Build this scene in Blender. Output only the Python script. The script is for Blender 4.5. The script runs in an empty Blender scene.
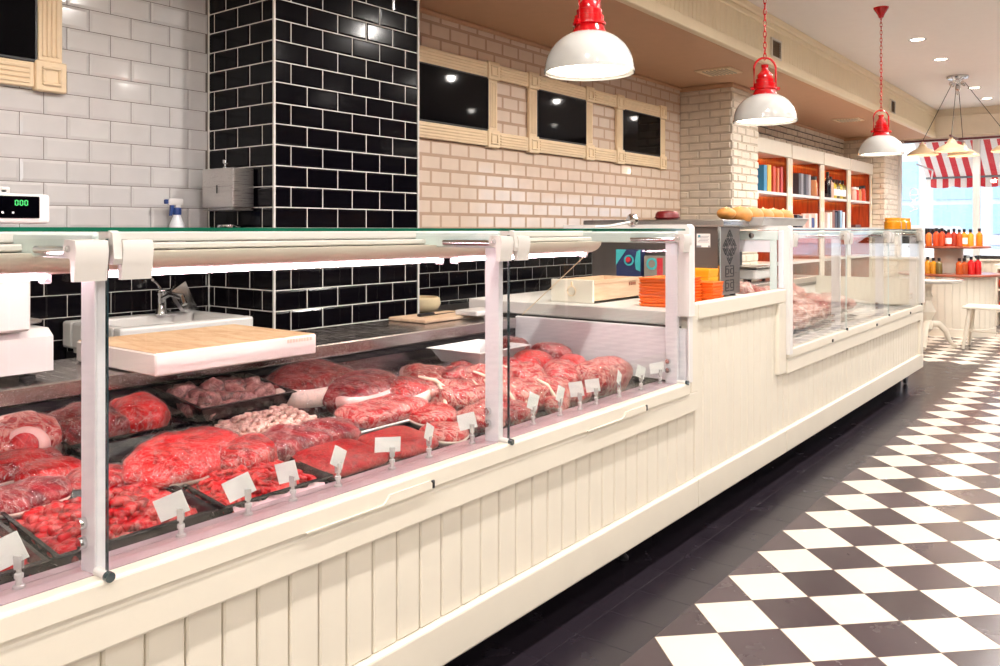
import bpy, bmesh, math, random
from math import sin, cos, pi, radians, sqrt
from mathutils import Vector, noise

random.seed(7)
SC = bpy.context.scene
COL = SC.collection

# ------------------------------------------------------------------ materials
def lin(h):
    h = h.lstrip('#')
    o = []
    for i in (0, 2, 4):
        v = int(h[i:i+2], 16) / 255
        o.append(v/12.92 if v <= .04045 else ((v+.055)/1.055)**2.4)
    return (o[0], o[1], o[2], 1)

class NT:
    def __init__(self, name):
        self.m = bpy.data.materials.new(name)
        self.m.use_nodes = True
        self.t = self.m.node_tree
        self.t.nodes.clear()
        self.out = self.t.nodes.new('ShaderNodeOutputMaterial')
    def n(self, typ, **kw):
        nd = self.t.nodes.new(typ)
        for k, v in kw.items():
            if k.startswith('i_'):
                key = k[2:]
                key = int(key) if key.isdigit() else key.replace('_', ' ')
                self.set(nd, key, v)
            else:
                setattr(nd, k, v)
        return nd
    def set(self, nd, key, v):
        s = nd.inputs[key]
        if isinstance(v, bpy.types.NodeSocket):
            self.t.links.new(v, s)
        else:
            s.default_value = v
    def math(self, op, a, b=None, c=None):
        nd = self.t.nodes.new('ShaderNodeMath'); nd.operation = op
        self.set(nd, 0, a)
        if b is not None: self.set(nd, 1, b)
        if c is not None: self.set(nd, 2, c)
        return nd.outputs[0]
    def mix(self, f, a, b):
        nd = self.t.nodes.new('ShaderNodeMix'); nd.data_type = 'RGBA'
        self.set(nd, 0, f); self.set(nd, 6, a); self.set(nd, 7, b)
        return nd.outputs[2]
    def ramp(self, f, stops, interp='LINEAR'):
        nd = self.t.nodes.new('ShaderNodeValToRGB'); nd.color_ramp.interpolation = interp
        e = nd.color_ramp.elements
        while len(e) > 1: e.remove(e[-1])
        e[0].position, e[0].color = stops[0]
        for p, c in stops[1:]:
            x = e.new(p); x.color = c
        self.set(nd, 0, f)
        return nd.outputs[0]
    def noise(self, vec, scale, detail=3, rough=.5, dist=0):
        nd = self.n('ShaderNodeTexNoise')
        if vec is not None: self.set(nd, 'Vector', vec)
        self.set(nd, 'Scale', scale); self.set(nd, 'Detail', detail); self.set(nd, 'Roughness', rough); self.set(nd, 'Distortion', dist)
        return nd.outputs[0]
    def obj(self, scale=None):
        tc = self.n('ShaderNodeTexCoord').outputs['Object']
        if scale:
            mp = self.n('ShaderNodeMapping'); self.set(mp, 'Vector', tc); mp.inputs['Scale'].default_value = scale
            return mp.outputs[0]
        return tc
    def bump(self, h, strength=.3, dist=.01):
        nd = self.n('ShaderNodeBump'); self.set(nd, 'Height', h); self.set(nd, 'Strength', strength); self.set(nd, 'Distance', dist)
        return nd.outputs[0]
    def pbsdf(self, **kw):
        nd = self.n('ShaderNodeBsdfPrincipled')
        for k, v in kw.items():
            self.set(nd, k.replace('_', ' '), v)
        self.t.links.new(nd.outputs[0], self.out.inputs[0])
        return nd

def plain(name, col, rough=.5, metal=0., coat=0., emit=None, es=0., vary=.06, bump=0., bscale=60, spec=.5):
    N = NT(name)
    c = lin(col) if isinstance(col, str) else col
    v = N.noise(N.obj(), 9, 4)
    dk = tuple(x*(1-vary) for x in c[:3]) + (1,); lt = tuple(min(1, x*(1+vary)) for x in c[:3]) + (1,)
    base = N.ramp(v, [(.3, dk), (.7, lt)])
    kw = dict(Base_Color=base, Roughness=rough, Metallic=metal, Coat_Weight=coat, Coat_Roughness=.06, Specular_IOR_Level=spec)
    if bump: kw['Normal'] = N.bump(N.noise(N.obj(), bscale, 3), bump, .004)
    if emit:
        kw['Emission_Color'] = lin(emit); kw['Emission_Strength'] = es
    N.pbsdf(**kw)
    return N.m

def emitter(name, col, s):
    N = NT(name)
    e = N.n('ShaderNodeEmission', i_Color=lin(col), i_Strength=s)
    N.t.links.new(e.outputs[0], N.out.inputs[0])
    return N.m

def glass(name, tint, refl=1.0, base=.0, rough=0.0):
    N = NT(name)
    tr = N.n('ShaderNodeBsdfTransparent', i_Color=lin(tint))
    gl = N.n('ShaderNodeBsdfGlossy', i_Color=(1, 1, 1, 1), i_Roughness=rough)
    # Schlick reflectance, the same from both sides of the pane
    gm = N.n('ShaderNodeNewGeometry')
    dp = N.n('ShaderNodeVectorMath', operation='DOT_PRODUCT'); N.set(dp, 0, gm.outputs['Normal']); N.set(dp, 1, gm.outputs['Incoming'])
    c1 = N.math('SUBTRACT', 1., N.math('ABSOLUTE', dp.outputs['Value']))
    f = N.math('ADD', N.math('MULTIPLY', N.math('POWER', c1, 5.), .96), .04)
    f = N.math('MINIMUM', N.math('ADD', N.math('MULTIPLY', f, refl), base), 1.)
    mx = N.n('ShaderNodeMixShader'); N.set(mx, 0, f)
    N.t.links.new(tr.outputs[0], mx.inputs[1]); N.t.links.new(gl.outputs[0], mx.inputs[2])
    N.t.links.new(mx.outputs[0], N.out.inputs[0])
    return N.m

def acrylic(name):
    N = NT(name)
    tr = N.n('ShaderNodeBsdfTransparent', i_Color=(.97, .96, .97, 1)); gl = N.n('ShaderNodeBsdfGlossy', i_Roughness=.06); df = N.n('ShaderNodeBsdfDiffuse', i_Color=(.9, .88, .9, 1))
    m1 = N.n('ShaderNodeMixShader'); N.set(m1, 0, .28); m2 = N.n('ShaderNodeMixShader'); N.set(m2, 0, .3)
    N.t.links.new(tr.outputs[0], m1.inputs[1]); N.t.links.new(gl.outputs[0], m1.inputs[2])
    N.t.links.new(m1.outputs[0], m2.inputs[1]); N.t.links.new(df.outputs[0], m2.inputs[2])
    N.t.links.new(m2.outputs[0], N.out.inputs[0])
    return N.m
def paper(name):
    N = NT(name)
    df = N.n('ShaderNodeBsdfDiffuse', i_Color=(.97, .97, .98, 1)); tl = N.n('ShaderNodeBsdfTranslucent', i_Color=(.93, .93, .95, 1))
    m = N.n('ShaderNodeMixShader'); N.set(m, 0, .22); N.t.links.new(df.outputs[0], m.inputs[1]); N.t.links.new(tl.outputs[0], m.inputs[2])
    N.t.links.new(m.outputs[0], N.out.inputs[0])
    return N.m

def film_mat(name, tint='#ffffff', base=.0):
    N = NT(name)
    co = N.obj()
    h = N.noise(co, 34, 4, .6, 1.2)
    nrm = N.bump(h, .8, .012)
    tr = N.n('ShaderNodeBsdfTransparent', i_Color=lin(tint))
    gl = N.n('ShaderNodeBsdfGlossy', i_Color=(1, 1, 1, 1), i_Roughness=.07, i_Normal=nrm)
    df = N.n('ShaderNodeBsdfDiffuse', i_Color=(.9, .86, .86, 1), i_Normal=nrm)
    lw = N.n('ShaderNodeLayerWeight', i_Blend=.35, i_Normal=nrm)
    f = N.math('ADD', N.math('MULTIPLY', lw.outputs[0], .22), base)
    m1 = N.n('ShaderNodeMixShader'); N.set(m1, 0, f)
    N.t.links.new(tr.outputs[0], m1.inputs[1]); N.t.links.new(gl.outputs[0], m1.inputs[2])
    cr = N.ramp(N.noise(co, 18, 5, .65, 2.0), [(.0, (0, 0, 0, 1)), (.492, (0, 0, 0, 1)), (.5, (.75, .75, .75, 1)), (.508, (0, 0, 0, 1))])  # glints along the film creases, painted in as thin white diffuse lines
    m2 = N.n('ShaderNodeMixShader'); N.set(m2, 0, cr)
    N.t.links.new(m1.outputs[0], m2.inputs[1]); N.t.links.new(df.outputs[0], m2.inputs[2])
    N.t.links.new(m2.outputs[0], N.out.inputs[0])
    return N.m

def meat(name, dark, mid, light, fat='#f0d2cc', vein=.5, scale=1., coat=.45, fib=(1, 1, 1)):
    N = NT(name)
    co = N.obj(fib)
    n1 = N.noise(co, 14*scale, 6, .65, 1.6)
    col = N.ramp(n1, [(.37, lin(dark)), (.51, lin(mid)), (.68, lin(light))])
    n2 = N.noise(co, 9*scale, 6, .62, 2.2)
    w = .012 + .03*vein
    v = N.ramp(n2, [(.5-w*2, (0, 0, 0, 1)), (.5, (vein, vein, vein, 1)), (.5+w*2, (0, 0, 0, 1))])
    patch = N.ramp(N.noise(co, 6*scale, 4, .55, .6), [(.62-.14*vein, (0, 0, 0, 1)), (.74-.1*vein, (min(1, vein*1.1),)*3+(1,))])
    f = N.math('MAXIMUM', v, patch)
    col = N.mix(f, col, lin(fat))
    nb = N.bump(N.noise(co, 36*scale, 5, .65, .8), .6, .008)
    cb = N.bump(N.noise(N.obj(), 26, 4, .6, 1.5), .5, .01)
    N.pbsdf(Base_Color=col, Roughness=.34, Normal=nb, Coat_Weight=coat*.6, Coat_Roughness=.08, Coat_Normal=cb, Specular_IOR_Level=.3)
    return N.m

def wood(name, a, b, scale=(2, 30, 30), rough=.45, coat=.2):
    N = NT(name)
    co = N.obj(scale)
    n1 = N.noise(co, 1.6, 5, .6, .8)
    col = N.ramp(n1, [(.3, lin(a)), (.7, lin(b))])
    N.pbsdf(Base_Color=col, Roughness=rough, Coat_Weight=coat, Normal=N.bump(n1, .08, .004))
    return N.m

def steel(name, col='#b9b5b2', rough=.28, stretch=(1, 60, 60)):
    N = NT(name)
    n1 = N.noise(N.obj(stretch), 6, 4, .6)
    r = N.n('ShaderNodeMapRange', i_Value=n1); r.inputs[3].default_value = rough-.08; r.inputs[4].default_value = rough+.1
    N.pbsdf(Base_Color=lin(col), Metallic=1., Roughness=r.outputs[0], Normal=N.bump(n1, .05, .002))
    return N.m

def floor_mat():
    N = NT('checkered_floor_tile')
    sp = N.n('ShaderNodeSeparateXYZ', i_Vector=N.obj())
    X, Y = sp.outputs[0], sp.outputs[1]
    d = .2868
    u = N.math('DIVIDE', N.math('SUBTRACT', X, 2.322), d)
    v = N.math('DIVIDE', N.math('SUBTRACT', 1.19, Y), d)
    p = N.math('ADD', u, v); q = N.math('SUBTRACT', v, u)
    chk = N.math('FLOORED_MODULO', N.math('ADD', N.math('FLOOR', p), N.math('FLOOR', q)), 2)   # 0 = white
    inb = N.math('MULTIPLY', N.math('GREATER_THAN', Y, 1.19), N.math('LESS_THAN', X, 8.77))
    def edge(x):
        fr = N.math('FRACT', x)
        return N.math('MINIMUM', fr, N.math('SUBTRACT', 1., fr))
    e1 = N.math('MULTIPLY', N.math('MINIMUM', edge(p), edge(q)), d*.7071)
    s = .1985
    bu = N.math('DIVIDE', N.math('SUBTRACT', X, 2.39), s); bv = N.math('DIVIDE', N.math('SUBTRACT', Y, 1.19), s)
    e2 = N.math('MULTIPLY', N.math('MINIMUM', edge(bu), edge(bv)), s)
    e = N.math('ADD', N.math('MULTIPLY', e1, N.math('SUBTRACT', 1., inb)), N.math('MULTIPLY', e2, inb))
    gm = N.n('ShaderNodeMapRange', i_Value=e); gm.inputs[1].default_value = .0008; gm.inputs[2].default_value = .0022
    # per tile id
    cid = N.n('ShaderNodeCombineXYZ', i_0=N.math('FLOOR', p), i_1=N.math('FLOOR', q))
    wn = N.n('ShaderNodeTexWhiteNoise', i_Vector=cid.outputs[0]); wn.noise_dimensions = '3D'
    cl = N.noise(N.obj(), 7, 5, .6)
    dk = N.mix(wn.outputs[0], lin('#33272c'), lin('#4b3b41'))
    dk = N.mix(N.math('MULTIPLY', cl, .5), dk, lin('#433a3c'))
    bd = N.mix(cl, lin('#1e1920'), lin('#2b252c'))
    wh = N.mix(cl, lin('#d0c8bb'), lin('#d9d1c4'))
    col = N.mix(chk, wh, dk)
    col = N.mix(inb, col, bd)
    col = N.mix(gm.outputs[0], N.mix(inb, lin('#5b4438'), lin('#241f27')), col)
    rgh = N.n('ShaderNodeMapRange', i_Value=cl); rgh.inputs[3].default_value = .16; rgh.inputs[4].default_value = .34
    N.pbsdf(Base_Color=col, Roughness=rgh.outputs[0], Normal=N.bump(gm.outputs[0], .4, .002), Specular_IOR_Level=.32)
    return N.m

def awning_mat():
    N = NT('striped_awning_fabric')
    sp = N.n('ShaderNodeSeparateXYZ', i_Vector=N.obj())
    fr = N.math('FRACT', N.math('DIVIDE', sp.outputs[1], .19))
    f = N.math('GREATER_THAN', fr, .5)
    col = N.mix(f, lin('#f7f1ee'), lin('#d8323f'))
    N.pbsdf(Base_Color=col, Roughness=.8, Transmission_Weight=0.)
    return N.m

def brick_facade(name, a, b):
    N = NT(name)
    bt = N.n('ShaderNodeTexBrick', i_Vector=N.obj(), i_Color1=lin(a), i_Color2=lin(b), i_Mortar=lin('#dcdcdc'), i_Scale=1.)
    N.pbsdf(Base_Color=bt.outputs[0], Roughness=.8)
    return N.m

M = {}
M['cream'] = plain('cream_paint', '#dcd5c7', .38, vary=.02, bump=.05, bscale=30)
M['fascia'] = plain('warm_cream_fascia', '#ecdcbc', .42, vary=.02)
M['cream_dk'] = plain('cream_groove', '#b9ad98', .6)
M['frame'] = plain('painted_wood_frame', '#ecd4b0', .42, vary=.04)
M['white'] = plain('white_plastic', '#dcd9d7', .35, vary=.02)
M['lav'] = plain('white_lacquered_post', '#dedbe2', .35, vary=.02)
M['greyp'] = plain('grey_white_plastic', '#c9c4bf', .35, vary=.03)
M['wtile'] = plain('white_glazed_tile', '#d0cecd', .1, coat=1., vary=.03)
M['wtile_warm'] = plain('warm_lit_white_tile', '#e2cebc', .1, coat=1., vary=.03)  # white tile again, with the warm lamplight put into its colour
M['ggrout'] = plain('dark_grout', '#6a625d', .9)
M['btile'] = plain('black_glazed_tile', '#07060b', .12, vary=.2, spec=.12)
M['wgrout'] = plain('white_grout', '#d8d4cf', .8)
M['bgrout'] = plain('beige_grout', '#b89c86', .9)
M['brick'] = plain('white_painted_brick', '#e3d8c8', .6, vary=.08, bump=.4, bscale=25)
M['bkgrout'] = plain('painted_mortar', '#cdc0b0', .8)
M['bluegrey'] = plain('blue_shop_facade', '#9dbdda', .6)
M['ceil'] = plain('white_ceiling_paint', '#f5f2f1', .8, vary=.01)
M['soffit'] = plain('beige_ceiling_paint', '#c9a080', .7, vary=.02)
M['wall'] = plain('cream_wall_paint', '#e6dccb', .7, vary=.02)
M['floor'] = floor_mat()
M['dark'] = plain('black_plastic', '#17151a', .35, vary=.2)
M['tray'] = plain('black_tray_plastic', '#1b191d', .25, coat=.3, vary=.2)
M['plinth'] = plain('dark_plinth', '#17161a', .6)
M['screen'] = plain('black_screen_glass', '#020205', .04, vary=0., spec=.12)
M['steel'] = steel('brushed_steel')
M['dsteel'] = steel('dark_brushed_steel', '#8d8482', .3)
M['deck'] = steel('display_deck_steel', '#b5a6ab', .24, (60, 1, 60))
M['chrome'] = steel('polished_chrome', '#d8d8da', .1, (1, 1, 1))
M['glass'] = glass('clear_glass', '#fcfdfc', .45, .0)
M['glassf'] = glass('float_glass', '#fbfcfb', .95, .0)
M['gedge'] = plain('green_glass_edge', '#0f5a44', .1, coat=1., vary=.2)
M['dedge'] = plain('dark_glass_edge', '#20343a', .1, coat=1.)
M['wglass'] = glass('window_glass', '#fbfcfc', .9)
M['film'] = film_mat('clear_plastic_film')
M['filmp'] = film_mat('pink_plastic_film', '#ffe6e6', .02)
M['clear'] = acrylic('clear_acrylic')
M['paper'] = paper('price_card_paper')
M['led'] = emitter('led_tube_light', '#ffd2e0', 75)
M['lamp_in'] = emitter('lit_lamp_inside', '#fff4de', 7)
M['down'] = emitter('downlight_lens', '#fff0d8', 16)
M['red'] = plain('red_enamel', '#b4040c', .22, coat=.4, vary=.05)
M['shade'] = plain('white_enamel', '#c0bfbc', .16, coat=.8, vary=.01)
M['cshade'] = plain('cream_enamel', '#b89f80', .3, vary=.02)
M['mah'] = wood('mahogany_veneer', '#6e2410', '#a8431c', (30, 30, 2), .4, .3)
M['tabwood'] = wood('red_brown_wood', '#7c3a26', '#a4553a', (3, 3, 30), .35, .4)
M['board'] = wood('butcher_block_end_grain', '#c79a72', '#e5c7a2', (14, 4, 14), .6, 0)
M['boardside'] = plain('pale_board_side', '#f3e9e4', .5, vary=.03)
M['crate'] = wood('pale_crate_wood', '#d9b494', '#edd2b6', (2, 20, 20), .6, 0)
M['cratew'] = plain('white_crate_end', '#ece6da', .6, vary=.05)
M['orange'] = plain('orange_foam', '#f4701a', .55, vary=.06)
M['yorange'] = plain('yellow_orange_foam', '#f5a015', .55, vary=.06)
M['cardw'] = plain('white_card', '#f6f5f6', .5, vary=.01)
M['fat'] = plain('beef_fat', '#f0d9cf', .4, coat=.5, vary=.12, bump=.3, bscale=30)
M['pfat'] = plain('pink_beef_fat', '#e8b8b4', .4, coat=.6, vary=.15, bump=.3, bscale=30)
M['bone'] = plain('bone', '#eddcc8', .45, vary=.1)
M['m_red'] = meat('fresh_red_beef', '#6a0006', '#b00511', '#c4141e', vein=.2)
M['m_bright'] = meat('bright_red_beef', '#90000a', '#c4040f', '#d2161f', vein=.15)
M['m_dark'] = meat('dark_red_roast', '#420006', '#74040d', '#8e121b', vein=.12)
M['m_marb'] = meat('marbled_beef', '#800310', '#b00a16', '#bf2a32', '#e0b8b0', vein=.55, scale=1.3)
M['m_rib'] = meat('fatty_rib_meat', '#8a0712', '#ae1a22', '#c04a4a', '#deb0a4', vein=.75, scale=1.6)
M['m_liver'] = meat('glossy_purple_cut', '#5c0418', '#8c0c1a', '#a82c3a', vein=.22, scale=.7)
M['m_mince'] = meat('minced_beef', '#7e020a', '#a80812', '#b81a22', vein=.1, scale=3)
M['m_crumb'] = meat('pale_chopped_meat', '#c98e84', '#e3bdb0', '#efd9cc', vein=.4, scale=3, coat=.2)
M['m_pate'] = meat('brown_pink_terrine', '#3e2222', '#7e4c4a', '#a07470', vein=.2, scale=1.6, coat=.5)
M['m_pale'] = meat('pale_pink_bagged_meat', '#b0645c', '#cc8e84', '#dcb2a8', vein=.7, scale=1.2)
M['bread'] = plain('bread_crust', '#c4843e', .6, vary=.3, bump=.3, bscale=20)
M['foam'] = plain('white_foam', '#eceff2', .5, vary=.02)

# ------------------------------------------------------------------ mesh builder
class MB:
    def __init__(self):
        self.v = []; self.f = []; self.mi = []
    def add(self, vs, fs, mi=0):
        b = len(self.v)
        self.v.extend([tuple(p) for p in vs])
        for f in fs:
            self.f.append(tuple(b+i for i in f)); self.mi.append(mi)
        return self
    def box(self, x0, x1, y0, y1, z0, z1, mi=0, bev=0., seg=1):
        if bev <= 0:
            vs = [(x, y, z) for x in (x0, x1) for y in (y0, y1) for z in (z0, z1)]
            fs = [(0, 1, 3, 2), (4, 6, 7, 5), (0, 4, 5, 1), (2, 3, 7, 6), (0, 2, 6, 4), (1, 5, 7, 3)]
            return self.add(vs, fs, mi)
        bm = bmesh.new()
        bmesh.ops.create_cube(bm, size=1)
        for v in bm.verts:
            v.co = ((x0+x1)/2+v.co.x*(x1-x0), (y0+y1)/2+v.co.y*(y1-y0), (z0+z1)/2+v.co.z*(z1-z0))
        bmesh.ops.bevel(bm, geom=list(bm.edges), offset=bev, segments=seg, affect='EDGES', profile=.5)
        self.bm(bm, mi); return self
    def bm(self, bm, mi=0):
        bm.verts.ensure_lookup_table(); bm.verts.index_update()
        self.add([v.co[:] for v in bm.verts], [[v.index for v in f.verts] for f in bm.faces], mi)
        bm.free()
    def lathe(self, prof, n=24, c=(0, 0, 0), axis='z', mi=0, a0=0, cap=True):
        vs = []; fs = []
        k = len(prof)
        for i in range(n):
            a = a0+2*pi*i/n
            for r, z in prof:
                p = (r*cos(a), r*sin(a), z)
                if axis == 'x': p = (p[2], p[0], p[1])
                if axis == 'y': p = (p[1], p[2], p[0])
                vs.append((c[0]+p[0], c[1]+p[1], c[2]+p[2]))
        for i in range(n):
            j = (i+1) % n
            for t in range(k-1):
                fs.append((i*k+t, j*k+t, j*k+t+1, i*k+t+1))
        if cap and prof[0][0] > 1e-5: fs.append([i*k for i in range(n)][::-1])
        if cap and prof[-1][0] > 1e-5: fs.append([i*k+k-1 for i in range(n)])
        return self.add(vs, fs, mi)
    def tube(self, path, r, n=8, mi=0, closed=False, rs=None):
        P = [Vector(p) for p in path]; vs = []; fs = []; m = len(P)
        up = Vector((0, 0, 1))
        for i, p in enumerate(P):
            a = P[(i-1) % m] if (i > 0 or closed) else p
            b = P[(i+1) % m] if (i < m-1 or closed) else p
            t = (b-a)
            t = t.normalized() if t.length > 1e-9 else Vector((1, 0, 0))
            s = t.cross(up)
            if s.length < 1e-3: s = t.cross(Vector((1, 0, 0)))
            s.normalize(); w = s.cross(t)
            rr = rs[i] if rs else r
            for k in range(n):
                q = 2*pi*k/n
                vs.append(p+s*rr*cos(q)+w*rr*sin(q))
        for i in range(m if closed else m-1):
            j = (i+1) % m
            for k in range(n):
                l = (k+1) % n
                fs.append((i*n+k, i*n+l, j*n+l, j*n+k))
        if not closed:
            fs.append([k for k in range(n)][::-1]); fs.append([(m-1)*n+k for k in range(n)])
        return self.add(vs, fs, mi)
    def cyl(self, p0, p1, r, n=16, mi=0, r1=None):
        return self.tube([p0, p1], r, n, mi, rs=[r, r if r1 is None else r1])
    def prism(self, poly, axis, a, b, mi=0):
        # poly in the plane of the other two axes, extruded from a to b along axis
        def P(u, v, w):
            return {'x': (w, u, v), 'y': (u, w, v), 'z': (u, v, w)}[axis]
        n = len(poly)
        vs = [P(u, v, a) for u, v in poly]+[P(u, v, b) for u, v in poly]
        fs = [list(range(n))[::-1], [n+i for i in range(n)]]+[(i, (i+1) % n, n+(i+1) % n, n+i) for i in range(n)]
        return self.add(vs, fs, mi)
    def grid(self, fn, nu, nv, mi=0, cu=False):
        vs = [fn(i/(nu if cu else nu-1), j/(nv-1)) for i in range(nu) for j in range(nv)]
        fs = []
        for i in range(nu if cu else nu-1):
            k = (i+1) % nu
            for j in range(nv-1):
                fs.append((i*nv+j, k*nv+j, k*nv+j+1, i*nv+j+1))
        return self.add(vs, fs, mi)
    def build(self, name, mats, parent=None, loc=None, smooth=True, ang=38, fixn=True):
        me = bpy.data.meshes.new(name)
        off = Vector(loc) if loc is not None else Vector((0, 0, 0))
        if parent is not None:
            r = parent
            while r.parent is not None: r = r.parent
            off = Vector(r.location)
        me.from_pydata([tuple(Vector(v)-off) for v in self.v], [], self.f)
        if not isinstance(mats, (list, tuple)): mats = [mats]
        for m in mats: me.materials.append(m)
        if len(mats) > 1: me.polygons.foreach_set('material_index', self.mi)
        if fixn:
            bm = bmesh.new(); bm.from_mesh(me)
            bmesh.ops.recalc_face_normals(bm, faces=bm.faces)
            bm.to_mesh(me); bm.free()
        me.update()
        if smooth:
            me.shade_smooth(); me.set_sharp_from_angle(angle=radians(ang))
        o = bpy.data.objects.new(name, me); COL.objects.link(o)
        if parent is not None: o.parent = parent
        else: o.location = off
        return o

def tag(o, label, cat, group=None, kind=None):
    if label: o['label'] = label
    if cat: o['category'] = cat
    if group: o['group'] = group
    if kind: o['kind'] = kind
    return o

def thing(name, label, cat, loc, group=None):
    o = bpy.data.objects.new(name, None); COL.objects.link(o)
    o.location = loc; o.empty_display_size = .05
    return tag(o, label, cat, group)

def struct(mb, name, mats, label=None, parent=None, **k):
    o = mb.build(name, mats, parent, **k)
    if parent is None:
        o['kind'] = 'structure'
        if label: o['label'] = label
    return o

def dup(o, loc=None, rotz=None, label=None, parent=None):
    c = o.copy(); COL.objects.link(c)
    if parent is not None: c.parent = parent
    if loc is not None: c.location = loc
    if rotz is not None: c.rotation_euler = (0, 0, rotz)
    if label: c['label'] = label
    for ch in list(o.children):
        dup(ch, parent=c)
    return c

ORD = ['first', 'second', 'third', 'fourth', 'fifth', 'sixth', 'seventh', 'eighth', 'ninth', 'tenth', 'eleventh', 'twelfth']

# glazed tile / brick relief: raised bevelled faces on a plane
def tiles(mb, o, u, n, L, z0, z1, tw, th, ph, g=.003, bev=.012, rise=.004, mi=0, zph=0., jit=0., rowoff=.5, flip=0):
    u = Vector(u); n = Vector(n); o = Vector(o)
    r0 = math.floor((z0-zph)/th); r1 = math.ceil((z1-zph)/th)
    for r in range(r0, r1):
        za = max(z0, zph+r*th+g/2); zb = min(z1, zph+(r+1)*th-g/2)
        if zb-za < .012: continue
        s = ph+(rowoff*tw if (r+flip) % 2 else 0)
        k0 = math.floor((0-s)/tw); k1 = math.ceil((L-s)/tw)
        for k in range(k0, k1):
            a = max(0, s+k*tw+g/2); b = min(L, s+(k+1)*tw-g/2)
            if b-a < .012: continue
            j = [random.uniform(-jit, jit) for _ in range(5)]
            rs = rise*(1+(random.uniform(-.35, .35) if jit else 0))
            be = min(bev, (b-a)*.4, (zb-za)*.4)
            P = lambda x, z, h: tuple(o+u*x+n*h+Vector((0, 0, z)))
            A, B, C, D = a+j[0], b+j[1], za+j[2], zb+j[3]
            vs = [P(A, C, 0), P(B, C, 0), P(B, D, 0), P(A, D, 0),
                  P(A+be, C+be, rs), P(B-be, C+be, rs), P(B-be, D-be, rs), P(A+be, D-be, rs)]
            mb.add(vs, [(4, 5, 6, 7), (0, 1, 5, 4), (1, 2, 6, 5), (2, 3, 7, 6), (3, 0, 4, 7)], mi)

# ------------------------------------------------------------------ camera
cam = bpy.data.cameras.new('camera')
cam.sensor_width = 36; cam.lens = 36*.835
cam.shift_y = -.103
cam.clip_start = .02; cam.clip_end = 200
co = bpy.data.objects.new('camera', cam); COL.objects.link(co)
co.location = (0, 0, 1.25)
co.rotation_euler = (radians(90), 0, radians(37.6-90))
SC.camera = co

# ------------------------------------------------------------------ room shell
WY = 3.88; XE = 15.1; XB = -3.0; YR = -4.6; ZC = 3.2; ZS = 2.75; YS = 2.68
mb = MB(); mb.box(XB-.2, 40, -30, WY+.2, -.12, 0)
# the floor inside and the pavement outside are two slabs
f = MB(); f.box(XB-.2, XE+.1, YR-.2, WY+.2, -.1, 0)
struct(f, 'floor', M['floor'], smooth=False)
f = MB(); f.box(XB, XE, YR, YS, ZC, ZC+.1)
struct(f, 'ceiling', M['ceil'], smooth=False)
f = MB(); f.box(XB, XE, YS, WY+.1, ZS, ZS+.06)
f.box(XB, XE, WY-.035, WY, ZS-.03, ZS, bev=.008)
struct(f, 'ceiling_soffit', M['soffit'], smooth=False)
# beadboard fascia of the soffit
f = MB()
f.box(XB, XE, YS+.012, YS+.05, ZS, ZC)
f.box(XB, XE, YS-.012, YS+.05, ZS-.002, ZS+.085, bev=.006)
f.box(XB, XE, YS-.03, YS+.03, ZC-.07, ZC, bev=.012)
f.box(XB, XE, YS-.012, YS+.03, ZC-.12, ZC-.07, bev=.006)
x = XB
while x < XE:
    f.box(x+.003, x+.072, YS, YS+.02, ZS+.08, ZC-.1, bev=.003); x += .075
struct(f, 'trim_1', M['fascia'], smooth=False)

# left wall with its glazed tiles
w = MB()
ZB = 1.21
w.box(XB, XE+.2, WY+.004, WY+.15, 0, ZC, mi=1)
tiles(w, (XB, WY+.004, 0), (1, 0, 0), (0, -1, 0), 2.53-XB, ZB, ZS+.6, .203, .1015, 1.81-XB, zph=1.361, mi=0, flip=1, bev=.013)
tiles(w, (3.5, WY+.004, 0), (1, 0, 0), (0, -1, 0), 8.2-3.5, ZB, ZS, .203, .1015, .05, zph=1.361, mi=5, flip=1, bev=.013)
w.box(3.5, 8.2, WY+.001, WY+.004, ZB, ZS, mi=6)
w.box(XB, 8.2, WY+.001, WY+.0045, 0, ZB, mi=3)
tiles(w, (XB, WY, 0), (1, 0, 0), (0, -1, 0), 8.2-XB, .0, ZB, .203, .1015, 1.81-XB, zph=1.361, mi=2, flip=1, bev=.008)
tiles(w, (8.8, WY, 0), (1, 0, 0), (0, -1, 0), XE-8.8, 1.2, ZS, .23, .083, 0, g=.012, bev=.008, rise=.012, mi=4, jit=.004)
struct(w, 'wall_left', [M['wtile'], M['ggrout'], M['btile'], M['wgrout'], M['brick'], M['wtile_warm'], M['bgrout']], smooth=False, fixn=False)
# black tiled pillar
PX, PY0, PX1 = 2.533, 3.33, 3.548
p = MB()
p.box(PX+.004, PX1-.004, PY0+.004, WY, 0, ZC, mi=1)
tiles(p, (PX+.004, PY0+.004, 0), (1, 0, 0), (0, -1, 0), PX1-PX-.008, 0, ZC, .2015, .1015, 0, zph=1.361, flip=1, mi=0, bev=.009, g=.005)
tiles(p, (PX+.004, WY, 0), (0, -1, 0), (-1, 0, 0), WY-PY0-.004, 0, ZC, .2015, .1015, .15, zph=1.361, flip=0, mi=0, bev=.009, g=.005)
tiles(p, (PX1-.004, PY0+.004, 0), (0, 1, 0), (1, 0, 0), WY-PY0-.004, 0, ZC, .2015, .1015, 0, zph=1.361, mi=0, bev=.009, g=.005)
for xx in (PX, PX1):
    p.box(xx-.004 if xx == PX else xx-.006, xx+.006 if xx == PX else xx+.004, PY0-.004, PY0+.006, 0, ZC, mi=1)
p.box(PX-.003, PX+.006, WY-.012, WY, 0, ZC, mi=1)
struct(p, 'wall_pillar_tiled', [M['btile'], M['wgrout']], smooth=False, fixn=False)
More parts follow.
